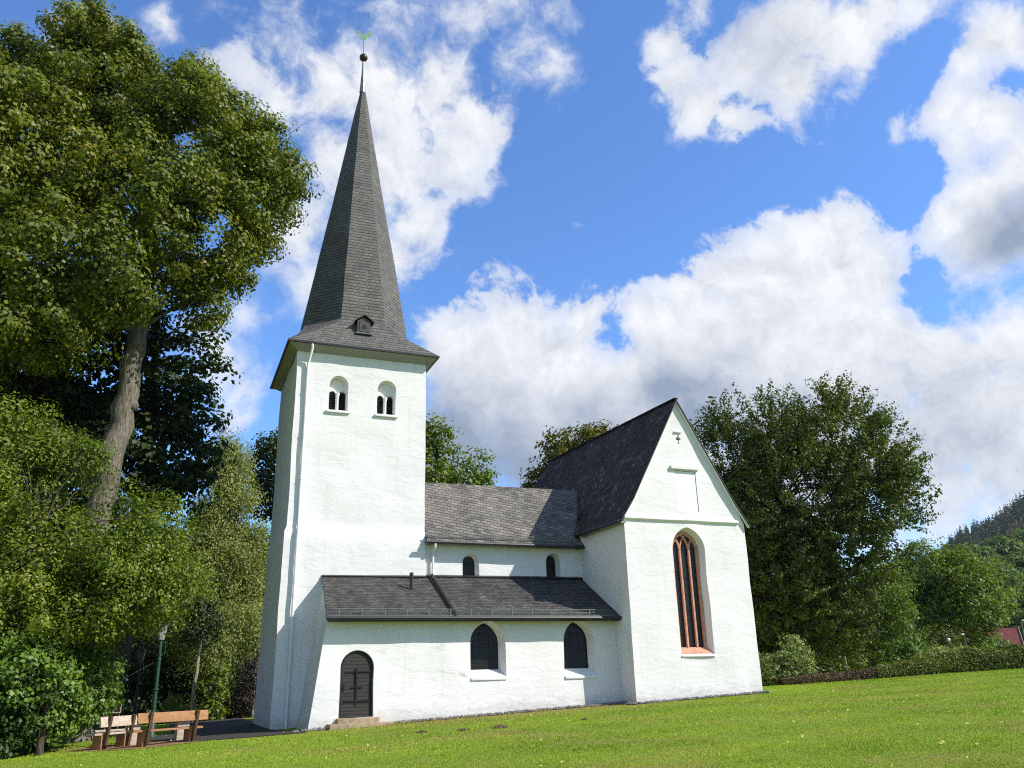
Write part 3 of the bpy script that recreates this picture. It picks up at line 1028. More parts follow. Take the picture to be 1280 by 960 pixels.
# door
mb = MB()
fd = lambda a, b, d: (a, ay(b)+d, b)
mb.prism(arch(-10.415, 1.05, -0.44, 1.17, 0.535, 9, False), fd, 0.105, 0.15)
door = mb.build('door', M['door_wood'], church)
mb = MB()
mb.sheet(arch(-10.415, 1.165, -0.449, 1.17, 0.592, 9, False), [arch(-10.415, 1.03, -0.445, 1.17, 0.525, 9, False)], lambda a, b, d: fd(a, b, .07))
mb.reveal(arch(-10.415, 1.03, -0.445, 1.17, 0.525, 9, False), arch(-10.415, 1.03, -0.445, 1.17, 0.525, 9, False), lambda a, b, d: fd(a, b, .07+d), .06)
mb.build('door_frame', M['iron'], door)
mb = MB()
z = -0.36
while z < 1.62:                # boards: thin shadow gaps
    hw = .51 if z < 1.17 else .51*math.sqrt(max(.02, 1-((z-1.17)/.53)**2))
    mb.box(-10.415-hw, -10.415+hw, ay(z)+.099, ay(z)+.106, z, z+.012)
    z += .118
mb.build('board_gap', M['iron'], door)
mb = MB()
mb.box(-10.44, -10.39, ay(.4)+.062, ay(.4)+.100, -.06, 1.18)
for zz, xa, xb in ((.07, -10.83, -9.93), (.52, -10.61, -10.20), (1.03, -10.80, -9.93)):
    mb.box(xa, xb, ay(zz)+.066, ay(zz)+.104, zz, zz+.045)
mb.build('iron_cross', M['iron'], door)
mb = MB()
mb.box(-10.90, -10.83, ay(.5)+.09, ay(.5)+.106, .42, .68)
mb.tube([(-10.865, ay(.5)+.10, .56), (-10.865, ay(.5)+.04, .56), (-10.76, ay(.5)+.04, .55)], .014, 6)
mb.build('handle', M['iron'], door)
for (xa, xb, ya, yb, za, zb) in ((-11.10, -9.66, .84, 1.19, -.95, -.452), (-11.42, -9.24, .50, 1.19, -1.05, -.615)):
    mb = MB(); mb.box(xa, xb, ya, yb, za, zb)
    mb.build('door_step', M['step_stone'], church, bevel=.02)
for (xc, w, z0, zs, h), i_ in zip(AWIN, inn_):
    mb = MB()
    mb.prism(i_, fA, .452, .49)
    win = mb.build('window', M['glass'], church)
    mb = MB()
    xs = np.linspace(xc-w/2+.14, xc+w/2-.14, 4)
    for xx in xs[1:-1]:
        mb.box(xx-.008, xx+.008, ay(z0)+.475, ay(z0)+.495, z0+.3, zs+.45)
    for zz in (1.30, 1.62, 1.94, 2.26):
        mb.box(xc-w/2+.15, xc+w/2-.15, ay(zz)+.440, ay(zz)+.450, zz, zz+.014)
    mb.build('saddle_bar', M['iron'], win)
    mb = MB()
    hw = w/2+.015
    mb.prism([(-.05, z0-.055), (-.05, z0+.03), (.452, z0+.318), (.452, z0+.2), (.0, z0-.055)], lambda a, b, d: (xc+d, ay(z0)+a, b), -hw+.02, hw-.02)
    mb.build('sill', M['sill'], win, bevel=.01)


def slab(mb, p00, p10, p11, p01, th, uv=True):
    a, b, c, d = map(Vector, (p00, p10, p11, p01))
    nrm = (b-a).cross(d-a).normalized()
    lo_ = [q-nrm*th for q in (a, b, c, d)]
    mb.quad_uv(a, b, c, d)
    mb.face((lo_[3], lo_[2], lo_[1], lo_[0]))
    top = (a, b, c, d)
    for i in range(4):
        j = (i+1) % 4
        mb.face((top[j], top[i], lo_[i], lo_[j]))


# aisle roof
RT = .075
pA, pB = Vector((-11.63, .78, 2.90)), Vector((-.012, .78, 2.90))
pC, pD = Vector((-.012, 4.045, 4.70)), Vector((-11.36, 3.97, 4.64))
mb = MB(); slab(mb, pA, pB, pC, pD, RT)
aroof = mb.build('aisle_roof', M['slate_aisle'], church, rough=.015, cut=.8)
mb = MB()
mb.tube([(-11.66, .73, 2.845), (.0, .73, 2.835)], .065, 8)
mb.build('gutter', M['black_metal'], aroof, smooth=True)
mb = MB()
mb.box(-11.60, -.02, .80, .86, 2.72, 2.83)
mb.build('eaves_board', M['black_metal'], aroof)
mb = MB()
mb.sweep([(-11.37, 3.93, 4.635), (-7.3, 3.93, 4.67), (-7.15, 4.0, 4.70), (-.03, 4.0, 4.73)], (0, 1, .55), .075, .03)
mb.build('flashing', M['black_metal'], aroof)
mb = MB(); mb.box(-11.6, -.55, .735, .80, 2.915, 2.955)
mb.build('eaves_strip', M['zinc'], aroof)
up = (pD-pA).normalized(); nr = Vector((0, -.483, .876))
mb = MB()
x = -11.2
P0 = Vector((0, .86, 2.97))
for off, r in ((.08, .010), (.19, .012)):
    mb.tube([(-11.45, P0.y-.02, P0.z+off), (-.55, P0.y-.02, P0.z+off-.006)], r, 5)
while x < -.6:
    mb.sweep([(x, P0.y+.10, P0.z+.03), (x, P0.y-.03, P0.z-.0), (x, P0.y-.03, P0.z+.205)], (1, 0, 0), .018, .006)
    x += .82
n_ = 0
x = -11.45
while x < -.56:
    mb.box(x, x+.005, P0.y-.026, P0.y-.014, P0.z+.08, P0.z+.19)
    x += .06
mb.build('snow_guard', M['zinc'], aroof)
mb = MB()
mb.tube([(-8.05, 2.89, 3.98), (-8.05, 2.89, 4.66)], .062, 10)
mb.tube([(-8.05, 2.89, 4.60), (-8.05, 2.89, 4.70)], .078, 10)
mb.build('vent_pipe', M['black_metal'], aroof, smooth=True)
mb = MB()
mb.tube([(-6.90, 3.95, 4.76), (-6.90, 3.80, 4.66), (-6.93, .85, 3.04), (-6.93, .72, 2.88)], .062, 8)
mb.sweep([(-6.985, 3.9, 4.655), (-7.0, .8, 2.94)], (1, 0, 0), .05, .012)
mb.build('rain_pipe', M['black_metal'], aroof, smooth=True)

# --- nave
fN = lambda a, b, d: (a, 4.07+d, b)
NWIN = [(-5.165, .73, 4.57, 5.30, .38), (-1.365, .66, 4.60, 5.42, .38)]
holes = [arch(xc, w, z0, zs, h, 8, False) for xc, w, z0, zs, h in NWIN]
inn_ = [arch(xc, w-.16, z0+.16, zs, h-.07, 8, False) for xc, w, z0, zs, h in NWIN]
mb = MB()
mb.sheet([(TX1, 3.2), (0, 3.2), (0, 6.15), (TX1, 6.15)], holes, fN)
for h_, i_ in zip(holes, inn_):
    mb.reveal(h_, i_, fN, .36)
mb.build('nave_wall', M['plaster'], church, rough=.03, cut=.5)
for (xc, w, z0, zs, h), i_ in zip(NWIN, inn_):
    mb = MB(); mb.prism(i_, fN, .352, .39)
    win = mb.build('window', M['glass'], church)
    mb = MB()
    mb.prism([(-.045, z0-.02), (-.045, z0+.03), (.352, z0+.175), (.352, z0+.05)], lambda a, b, d: (xc+d, 4.07+a, b), -w/2-.0, w/2+.0)
    mb.build('sill', M['sill'], win)
mb = MB(); mb.box(TX1, 0, 9.3, 9.6, -1.5, 6.15)
mb.build('north_wall', M['plaster'], church)
NE, NR = Vector((0, 3.66, 6.10)), Vector((0, 6.85, 9.30))
mb = MB()
slab(mb, (TX1+.03, NE.y, NE.z), (-.02, NE.y, NE.z), (1.42, NR.y, NR.z), (TX1+.03, NR.y, NR.z-.04), .08)
slab(mb, (1.42, 2*6.85-NE.y, NE.z), (TX1+.03, 2*6.85-NE.y, NE.z), (TX1+.03, NR.y, NR.z-.05), (1.42, NR.y, NR.z-.01), .08)
nroof = mb.build('nave_roof', M['slate_nave'], church, rough=.03, cut=.7)
mb = MB()
mb.tube([(TX1-.12, 3.60, 6.04), (-.05, 3.60, 6.02)], .07, 8)
mb.build('gutter', M['black_metal'], nroof, smooth=True)
mb = MB(); mb.box(TX1+.02, -.03, 3.69, 4.05, 5.98, 6.04)
mb.build('soffit', M['soffit'], nroof)
mb = MB()
x = TX1+.1
while x < -.5:
    mb.box(x, x+.014, 3.74, 3.77, 6.22, 6.45)
    x += .095
for zz in (6.25, 6.42):
    mb.tube([(TX1+.05, 3.755, zz), (-.5, 3.755, zz-.01)], .014, 5)
x = TX1+.3
while x < -.5:
    mb.sweep([(x, 3.90, 6.36), (x, 3.75, 6.21), (x, 3.75, 6.47)], (1, 0, 0), .018, .006)
    x += .9
mb.build('snow_guard', M['zinc'], nroof)
mb = MB()
mb.tube([(-6.86, 3.60, 6.0), (-6.86, 3.63, 5.86), (-6.86, 3.95, 5.62), (-6.86, 3.97, 4.72)], .05, 10)
mb.tube([(-6.86, 3.97, 5.50), (-6.86, 3.97, 5.54)], .062, 10)
mb.build('downspout', M['white_paint'], church, smooth=True)
# tower downspout
mb = MB()
mb.tube([(-12.28, 3.62, 14.16), (-12.27, 3.64, 13.98), (-12.34, 3.90, 13.55), (-12.37, 3.955, 13.3), (-12.38, 3.955, 6.75), (-12.38, 3.86, 6.45), (-12.40, 3.85, 6.2), (-12.43, 3.80, .2), (-12.43, 3.79, -.95)], .058, 10)
for zz in (12.2, 10.3, 8.4):
    mb.tube([(-12.38, 3.955, zz), (-12.38, 3.955, zz+.04)], .072, 10)
mb.build('downspout', M['white_paint'], church, smooth=True)

# --- transept
W, HE, HA, TL = 5.87, 6.66, 11.90, 16.4
fR = lambda a, b, d: (a, d, b)
TWIN = arch(2.955, 1.56, 1.36, 5.50, .92, 12, True)
TWINI = arch(2.955, 1.32, 1.56, 5.50, .80, 12, True)
SH = [(2.62, 7.10), (3.66, 7.10), (3.66, 8.84), (2.62, 8.84)]
CROSS = [(2.915, 10.02), (2.985, 10.02), (2.985, 10.20), (3.06, 10.22), (3.07, 10.31), (2.985, 10.33), (2.985, 10.44), (2.915, 10.44), (2.915, 10.33), (2.83, 10.31), (2.84, 10.22), (2.915, 10.20)]
mb = MB()
mb.sheet([(0, -1.3), (W, -1.3), (W, HE), (W/2, HA), (0, HE)], [TWIN, SH, CROSS], fR)
mb.reveal(TWIN, TWINI, fR, .42)
mb.reveal(SH, SH, fR, .035)
mb.reveal(CROSS, CROSS, fR, .25)
mb.face([(0, TL, -1.3), (0, 0, -1.3), (0, 0, HE), (0, TL, HE)])
mb.face([(W, 0, -1.3), (W, TL, -1.3), (W, TL, HE), (W, 0, HE)])
mb.face([(W, TL, -1.3), (0, TL, -1.3), (0, TL, HE), (W, TL, HE)])
twall = mb.build('transept_wall', M['plaster'], church, rough=.035, cut=.5)
mb = MB(); mb.prism(CROSS, fR, .24, .26); mb.build('cross_slit', M['louvre'], twall)
mb = MB(); mb.prism([(2.77, 10.53), (3.13, 10.53), (3.13, 10.58), (2.77, 10.58)], fR, -.07, .05); mb.build('hood_ledge', M['plaster'], twall)
mb = MB()
mb.prism([(2.635, 7.115), (3.645, 7.115), (3.645, 8.825), (2.635, 8.825)], fR, .018, .05)
sh = mb.build('gable_shutter', M['white_paint'], church)
mb = MB(); mb.prism([(2.42, 8.90), (3.80, 8.90), (3.80, 9.03), (2.42, 9.03)], fR, -.12, .05)
mb.build('lintel', M['plaster'], sh, rough=.01, cut=.4)
mb = MB()
mb.prism([(-.10, 6.70), (-.10, 6.76), (0.03, 6.86), (0.03, 6.62)], lambda a, b, d: (d, a, b), .02, 5.56)
mb.build('string_course', M['plaster'], church, rough=.015, cut=.4)
# window with red sandstone tracery
mb = MB(); mb.prism(TWINI, fR, .415, .45)
win = mb.build('tracery_window', M['glass_grey'], church)
mb = MB()
TC, TWd, TSp, THh = 2.955, 1.32, 5.50, .80
c_ = (THh*THh-(TWd/2)**2)/TWd
Rb = TWd/2+c_


def arcpts(xc, side, z0, n=14):
    """curve of the big arch moved sideways: side=+1 springs at the right and bends left"""
    out = []
    for k in range(n+1):
        a = (PI/2)*k/n
        xx = xc+side*(-c_+Rb*math.cos(a)); zz = z0+Rb*math.sin(a)
        out.append((xx, zz))
    return out


def inside(x, z):
    if z <= TSp:
        return abs(x-TC) <= TWd/2
    return (x-(TC-c_))**2+(z-TSp)**2 <= Rb*Rb and (x-(TC+c_))**2+(z-TSp)**2 <= Rb*Rb


yf = .36
frame_in = arch(TC, TWd-.22, 1.63, TSp, THh-.125, 12, True)
mb.sheet(TWINI, [frame_in], lambda a, b, d: (a, yf-.03, b))
mb.reveal(frame_in, frame_in, lambda a, b, d: (a, yf-.03+d, b), .09)
for k in (-1, 1):
    xm = TC+k*TWd/6
    mb.sweep([(xm, yf, 1.57), (xm, yf, TSp)], (1, 0, 0), .036, .055)
    for side in (-1, 1):
        # from each mullion one bar bends left and one right, as in intersecting tracery
        x0 = xm-side*TWd/2
        pts = [(xm, TSp-.02)]
        for k2 in range(1, 20):
            a = (PI/2)*k2/19
            xx = xm+side*(-Rb+Rb*math.cos(a)); zz = TSp+Rb*math.sin(a)
            if not inside(xx, zz):
                break
            pts.append((xx, zz))
        mb.sweep([(p[0], yf+.003*side, p[1]) for p in pts], (1, 0, .2), .030, .05)
mb.build('tracery', M['sandstone'], win)
mb = MB()
for zz in np.arange(1.9, 5.6, .42):
    mb.box(TC-TWd/2+.06, TC+TWd/2-.06, .400, .409, zz, zz+.014)
mb.build('saddle_bar', M['iron'], win)
mb = MB()
mb.prism([(.08, 1.40), (.08, 1.46), (.34, 1.66), (.45, 1.66), (.45, 1.40)], lambda a, b, d: (TC+d, a, b), -.70, .70)
mb.build('stone_sill', M['sandstone'], win)
mb = MB()
mb.prism([(-.06, 1.30), (-.06, 1.355), (.08, 1.405), (.12, 1.33)], lambda a, b, d: (TC+d, a, b), -.79, .79)
mb.build('sill', M['sill'], win, bevel=.008)
# inner splay of the reveal is stone coloured high up: only the plaster remains

# transept roof: eaves flare, north end hipped
ZR0, ZR1, YR1 = 12.03, 12.42, 13.4
mb = MB()
def tr(xs, zs):
    return xs, zs
FX, FZ = .42, 7.54          # where the flare meets the main slope
EX, EZ = -.24, 6.60
vf = -.17
for s_ in (1, -1):
    X = (lambda x: x) if s_ > 0 else (lambda x: W-x)
    a = (X(EX), vf, EZ); b = (X(EX), TL+.3, EZ); c = (X(FX), TL-.5, FZ); d = (X(FX), vf, FZ)
    e = (W/2, vf, ZR0); f = (W/2, YR1, ZR1)
    if s_ > 0:
        slab(mb, b, a, d, c, .06); slab(mb, c, d, e, f, .06)
    else:
        slab(mb, a, b, c, d, .06); slab(mb, d, c, f, e, .06)
mb.quad_uv((W-EX, TL+.3, EZ), (EX, TL+.3, EZ), (FX, TL-.5, FZ), (W-FX, TL-.5, FZ))
mb.tri_uv((W-FX, TL-.5, FZ), (FX, TL-.5, FZ), (W/2, YR1, ZR1))
troof = mb.build('transept_roof', M['slate_dark'], church, rough=.010, cut=.7)
mb = MB()
for s_ in (1, -1):
    X = (lambda x: x) if s_ > 0 else (lambda x: W-x)
    P_ = [(X(EX+.02), EZ-.055), (X(FX), FZ-.10), (W/2, ZR0-.115)]
    Q_ = [(W/2, ZR0-.03), (X(FX), FZ-.02), (X(EX+.02), EZ+.01)]
    mb.prism(P_+Q_, fR, vf-.022, vf+.02)
mb.build('verge_board', M['black_metal'], troof)
mb = MB()
for s_ in (1, -1):
    X = (lambda x: x) if s_ > 0 else (lambda x: W-x)
    for (xa, za, xb, zb) in ((EX+.04, EZ-.075, FX, FZ-.125), (FX, FZ-.125, W/2, ZR0-.14)):
        mb.face([(X(xa), vf+.022, za), (X(xb), vf+.022, zb), (X(xb), .02, zb), (X(xa), .02, za)])
mb.build('verge_soffit', M['white_paint'], troof)
mb = MB(); mb.tube([(EX-.05, vf+.05, EZ-.04), (EX-.05, 3.6, EZ-.06)], .06, 8)
mb.build('gutter', M['black_metal'], troof, smooth=True)
mb = MB(); mb.box(EX+.04, -.0, vf+.03, 3.66, EZ-.13, EZ-.06); mb.build('soffit', M['soffit'], troof)
mb = MB(); mb.sweep([(W/2, vf, ZR0+.02), (W/2, 6, 12.22), (W/2, YR1, ZR1+.02)], (1, 0, 0), .09, .03)
mb.build('ridge_capping', M['slate_dark'], troof)

# ------------------------------------------------------------------ trees and plants
def sn(P, seed, f):
    """smooth pseudo-noise in [-1, 1]"""
    r = np.random.default_rng(seed)
    K_ = r.normal(size=(10, 3)); K_ /= np.linalg.norm(K_, axis=1)[:, None]
    K_ *= f*r.uniform(.6, 1.7, size=(10, 1))
    ph = r.uniform(0, 2*PI, 10)
    return np.sin(P@K_.T*2*PI+ph).mean(1)*1.9


def unit(a):
    return a/(np.linalg.norm(a, axis=-1, keepdims=True)+1e-9)


def leaf_geo(c, nrm, L, Wd, rng, hang=0.0):
    n = len(c)
    nrm = unit(nrm)
    t = rng.normal(size=(n, 3)); t[:, 2] -= hang
    t = unit(t-nrm*(t*nrm).sum(1, keepdims=True))
    b = np.cross(nrm, t)
    L = L[:, None]; Wd = Wd[:, None]
    V = np.empty((n, 4, 3))
    V[:, 0] = c-t*L*.5
    V[:, 1] = c+b*Wd*.5+nrm*Wd*.16-t*L*.06
    V[:, 2] = c+t*L*.5
    V[:, 3] = c-b*Wd*.5+nrm*Wd*.16-t*L*.06
    return V.reshape(-1, 3), np.arange(n*4).reshape(n, 4)


def crown_points(lobes, n, rng, seed, inner=.45, gap=-.55, gapf=.16, rough=.22):
    """clump centres inside a union of ellipsoids, denser towards the outside, with holes"""
    vol = np.array([l[3]*l[4]*l[5] for l in lobes])**.8
    out = []; od = []
    need = n
    for _ in range(30):
        k = rng.choice(len(lobes), size=need*2, p=vol/vol.sum())
        L = np.array(lobes)[k]
        d = unit(rng.normal(size=(need*2, 3)))
        r = rng.uniform(inner**2.2, 1, need*2)**(1/2.2)
        r = r*(1+rough*sn(d*1.3+L[:, :3]*.11, seed+1, .55)+.10*sn(d*3.0, seed+2, .9))
        P = L[:, :3]+d*L[:, 3:6]*r[:, None]
        ok = sn(P, seed+3, gapf) > gap
        # not deep inside another lobe
        for l in lobes:
            q = np.linalg.norm((P-np.array(l[:3]))/np.array(l[3:6]), axis=1)
            ok &= (q > inner*.8)
        out.append(P[ok]); od.append(d[ok])
        if sum(map(len, out)) >= n:
            break
    return np.concatenate(out)[:n], np.concatenate(od)[:n]


def crown(name, lobes, n_cl, per, clump_r, L, asp, mat, parent, seed, flat=.55, hang=0.0, inner=.45, gap=-.55, gapf=.16, rough=.22, up=.7, updir=(0, 0, 1), tint_bias=0.0, spike=0.0, zmin=None):
    rng = np.random.default_rng(seed)
    P, d = crown_points(lobes, n_cl, rng, seed, inner, gap, gapf, rough)
    n = len(P)*per
    cs = np.repeat(P, per, 0); ds = np.repeat(d, per, 0)
    cr = clump_r*np.repeat(rng.uniform(.6, 1.35, len(P)), per)
    off = unit(rng.normal(size=(n, 3)))*(rng.uniform(.25, 1, n)**.6)[:, None]*.95      # leaves sit towards the skin of each clump
    off[:, 2] *= flat
    pos = cs+off*cr[:, None]
    if spike:   # shoots that stand out of the crown along their direction
        sh = np.repeat(unit(d+np.array([0, 0, .55])), per, 0)
        pos = cs+off*cr[:, None]*.45+sh*(rng.uniform(-1, 1, n)*spike)[:, None]
    if hang:
        pos[:, 2] -= hang*rng.exponential(.5, n)
    if zmin is not None:
        g = hgt(pos[:, 0], pos[:, 1])
        pos[:, 2] = np.maximum(pos[:, 2], g+zmin*rng.uniform(.4, 1.6, n))
    nr = unit(off)*.85+np.array(updir)*up*.8+ds*.25+rng.normal(size=(n, 3))*.26
    Ls = L*rng.uniform(.65, 1.3, n)
    V, Fq = leaf_geo(pos, nr, Ls, Ls*asp, rng, hang*1.5)
    cl = np.repeat(rng.uniform(-.16, .16, len(P)), per)
    tint = np.clip(.45+cl+tint_bias+.28*sn(pos, seed+9, .12)+rng.normal(size=n)*.18, 0, 1)
    return mesh_np(name, V, Fq, mat, parent, tint), P


def limbs(name, trunk, targets, mat, parent, seed, r_branch=.3, n=9, lean=.25, fork=3, lo_f=.30):
    """tapered trunk with limbs to some of the clumps; trunk = [(x, y, z, r)...]"""
    rng = random.Random(seed)
    T = [(Vector(t[:3]), t[3]) for t in trunk]
    mb = MB()
    path, rad = [], []
    for k in range(len(T)-1):
        for q in range(4):
            f = q/4
            p = T[k][0].lerp(T[k+1][0], f); r = T[k][1]*(1-f)+T[k+1][1]*f
            wob = r*.22
            path.append(p+Vector((rng.uniform(-wob, wob), rng.uniform(-wob, wob), 0))); rad.append(r*rng.uniform(.94, 1.07))
    path.append(T[-1][0]); rad.append(T[-1][1])
    rad[0] *= 1.35
    mb.tube(path, rad, n)
    zs = [p.z for p in path]
    for tg in targets:
        tg = Vector(tg)
        want = tg.z-(Vector((tg.x, tg.y, 0))-Vector((path[-1].x, path[-1].y, 0))).length*rng.uniform(.35, .8)
        lo_i = int(len(path)*lo_f)
        i = min(range(lo_i, len(path)), key=lambda k: abs(zs[k]-want))
        s = path[i]
        r0 = max(.03, rad[i]*r_branch*rng.uniform(.7, 1.25))
        if (tg-s).length < .4:
            continue
        mid = s.lerp(tg, .5)+Vector((rng.uniform(-.1, .1), rng.uniform(-.1, .1), rng.uniform(.02, lean)))*(tg-s).length
        pts, rr = [], []
        for k in range(6):
            f = k/5
            p = s*(1-f)**2+mid*2*f*(1-f)+tg*f*f
            if 0 < k < 5:
                w_ = (tg-s).length*.03
                p += Vector((rng.uniform(-w_, w_), rng.uniform(-w_, w_), rng.uniform(-w_, w_)))
            pts.append(p); rr.append(r0*(1-f)+.018*f)
        mb.tube(pts, rr, 5, caps=False)
        for q in range(fork):
            k = rng.randint(2, 4)
            e = pts[k]+Vector((rng.uniform(-1, 1), rng.uniform(-1, 1), rng.uniform(-.2, .8))).normalized()*(tg-s).length*rng.uniform(.18, .38)
            mb.tube([pts[k], pts[k].lerp(e, .5)+Vector((0, 0, .1)), e], [rr[k]*.6, rr[k]*.4, .012], 4, caps=False)
    return mb.build(name, mat, parent, smooth=True, angle=80)


def pick(P, k, seed):
    r = np.random.default_rng(seed)
    return P[r.choice(len(P), size=min(k, len(P)), replace=False)]


def tree(name, label, base, trunk, lobes, mat, bark, seed, n_cl, per, clump_r, L, asp=.62, group=None, nl=22, cat='tree', **kw):
    o = empty(name, base, label, cat, group)
    lk = {k: kw.pop(k) for k in ('r_branch', 'lean', 'fork', 'limb_z', 'lo_f') if k in kw}
    c, P = crown('crown', lobes, n_cl, per, clump_r, L, asp, mat, o, seed, **kw)
    lz = lk.pop('limb_z', None)
    if lz is not None:
        P = P[P[:, 2] > lz]
    limbs('trunk', trunk, pick(P, nl, seed+5), bark, o, seed, **lk)
    return o


def lob(px, py, D, rx, ry, rz_):
    p = at(px, py, D)
    return (p[0], p[1], p[2], rx, ry, rz_)


def gp(px, D):
    """point on the ground under a photo column, at distance D"""
    p = at(px, 860, D)
    return Vector((p[0], p[1], hz(p[0], p[1])))


if 'trees' not in SKIP:
    # old lime tree, left
    D = 37.0
    b = gp(98, D)
    t1 = [(b.x, b.y, b.z-.3, .66)]
    for px, py, r in ((103, 800, .56), (112, 690, .50), (128, 610, .50), (150, 530, .50), (165, 455, .42), (181, 385, .36), (186, 300, .29), (175, 210, .22), (150, 120, .12)):
        q = at(px, py, D); t1.append((*q, r))
    L1 = [lob(130, 120, D, 3.3, 4.2, 3.6), lob(125, 70, D+.5, 1.9, 2.2, 1.9), lob(85, 75, D, 1.3, 1.6, 1.6), lob(240, 190, D-1, 3.4, 4.2, 3.6), lob(238, 115, D, 1.3, 1.6, 1.6), lob(50, 185, D-1.5, 3.6, 4.4, 3.9), lob(15, 95, D, 2.2, 2.4, 1.6), lob(310, 160, D, 1.3, 1.6, 2.0),
          lob(325, 215, D-.5, 2.0, 2.8, 2.6), lob(360, 235, D, 1.0, 1.3, 1.6), lob(200, 265, D-3, 4.0, 3.6, 3.0), lob(-60, 200, D-1, 4.5, 5.5, 5.0), lob(310, 285, D-1, 1.8, 2.4, 1.4),
          lob(85, 340, D-4, 3.3, 3.0, 2.2), lob(-30, 370, D-3, 4.5, 4.0, 2.8), lob(265, 325, D-1, 1.7, 2.2, 1.3), lob(255, 385, D-1, .95, 1.2, 1.1)]
    lime = tree('lime_tree', 'tall old lime tree with leaning grey trunk left of the church', b, t1, L1, M['leaf_lime'], M['bark'], 11, 1500, 150, .88, .165, .85, nl=40, lo_f=.62,
                gap=-.20, gapf=.21, inner=.55, rough=.16, limb_z=at(180, 330, 37)[2], r_branch=.38, up=.32, flat=.66)
    mbk = MB()
    # burr on the right of the trunk
    k_ = at(166, 507, D)
    mbk.lathe([(.02, -.32), (.24, -.2), (.33, 0), (.22, .22), (.02, .36)], (k_[0]-.06, k_[1], k_[2]), 10)
    mbk.build('burr', M['bark'], lime, smooth=True, angle=80, rough=.05, cut=.2)
    # dark tree behind it
    D = 43.0
    b = gp(140, D)
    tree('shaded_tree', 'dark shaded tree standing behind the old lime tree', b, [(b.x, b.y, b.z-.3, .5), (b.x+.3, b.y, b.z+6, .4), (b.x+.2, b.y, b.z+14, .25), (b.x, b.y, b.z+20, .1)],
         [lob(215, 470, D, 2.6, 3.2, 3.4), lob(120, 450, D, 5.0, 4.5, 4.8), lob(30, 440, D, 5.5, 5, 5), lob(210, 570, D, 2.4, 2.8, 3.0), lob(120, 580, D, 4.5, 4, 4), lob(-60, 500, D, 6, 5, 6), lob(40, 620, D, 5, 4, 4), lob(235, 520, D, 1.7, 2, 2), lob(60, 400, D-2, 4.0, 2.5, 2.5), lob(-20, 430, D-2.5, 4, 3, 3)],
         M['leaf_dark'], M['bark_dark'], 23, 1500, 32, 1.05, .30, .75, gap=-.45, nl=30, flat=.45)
    # bright fruit tree on the left
    D = 32.5
    b = gp(-100, D+2)
    f0 = Vector((b.x, b.y, b.z))
    Lf = [lob(40, 590, D, 2.49, 2.49, 2.15), lob(142, 668, D-.5, 2.03, 2.15, 1.81), lob(-40, 600, D, 2.71, 2.71, 2.71), lob(195, 665, D-1, 1.41, 1.69, 1.47), lob(60, 690, D-1, 2.49, 2.26, 1.92), lob(160, 725, D-1.2, 2.15, 2.15, 1.69),
          lob(215, 735, D-1.2, 1.30, 1.47, 1.47), lob(90, 770, D-1, 2.26, 2.03, 1.24), lob(15, 760, D-.5, 2.26, 2.26, 1.81), lob(20, 535, D, 1.69, 1.69, 1.24), lob(80, 565, D, 1.36, 1.36, 1.02)]
    tree('fruit_tree', 'bright green spreading fruit tree before the old lime trunk', b, [(f0.x, f0.y, f0.z-.2, .28), (f0.x+.4, f0.y-.4, f0.z+1.6, .24), (f0.x+1.0, f0.y-1.2, f0.z+3.0, .2), (f0.x+2.0, f0.y-2.4, f0.z+4.6, .14), (f0.x+3.0, f0.y-3.2, f0.z+6.6, .05)],
         Lf, M['leaf_fruit'], M['bark_dark'], 31, 1500, 56, .62, .125, .55, nl=40, gap=-.24, gapf=.28, inner=.3, rough=.28, up=.5, flat=.8, fork=3, r_branch=.3)
    # hazel bush under it
    D = 30.5
    b = gp(60, D)
    Lb = [lob(62, 852, D+1.5, 1.5, 1.6, 1.5), lob(98, 842, D+3, 1.2, 1.3, 1.5), lob(30, 838, D, 1.2, 1.3, 1.2), lob(82, 874, D+2.5, 1.3, 1.2, 1.2), lob(118, 858, D+5, .85, .9, 1.3), lob(50, 895, D+1, 1.2, 1.1, .9)]
    tree('hazel_bush', 'big leafy green bush at the lawn edge left of the benches', b, [(b.x, b.y, b.z-.2, .12), (b.x, b.y, b.z+1, .09), (b.x+.1, b.y, b.z+2.4, .04)], Lb, M['leaf_bush'], M['bark_dark'], 41, 640, 50, .50, .14, .8, cat='bush', nl=24,
         gap=-.6, inner=.4, up=.7, flat=.6, zmin=.05)
    # birch behind, between lime tree and tower
    D = 56.0
    b = gp(272, D)
    Lr = [lob(283, 585, D, 1.7, 1.8, 2.2), lob(275, 640, D, 2.3, 2.2, 2.6), lob(300, 690, D, 2.2, 2.2, 2.6), lob(262, 700, D, 2.3, 2.2, 2.8), lob(295, 740, D, 2.0, 2.2, 2.3), lob(262, 765, D, 2.2, 2.0, 1.8), lob(284, 560, D, .8, .8, 1.2), lob(312, 645, D, 1.0, 1.2, 2.0), lob(250, 610, D, 1.2, 1.2, 2.0), lob(300, 785, D-3, 1.9, 1.8, 1.6), lob(265, 800, D-4, 1.8, 1.8, 1.5), lob(235, 770, D-4, 1.8, 1.8, 1.8)]
    tree('birch_tree', 'pale yellow-green birch with drooping twigs beside the tower', b, [(b.x, b.y, b.z-.2, .22), (b.x, b.y, b.z+5, .17), (b.x+.4, b.y, b.z+11, .11), (b.x+.6, b.y, b.z+17.2, .03)],
         Lr, M['leaf_birch'], M['bark'], 51, 1900, 52, .75, .165, .55, gap=-.40, gapf=.28, inner=.15, hang=.9, nl=46, up=.25, flat=.9, rough=.3)
    # trees seen past the tower
    D = 66.0
    b = gp(352, D)
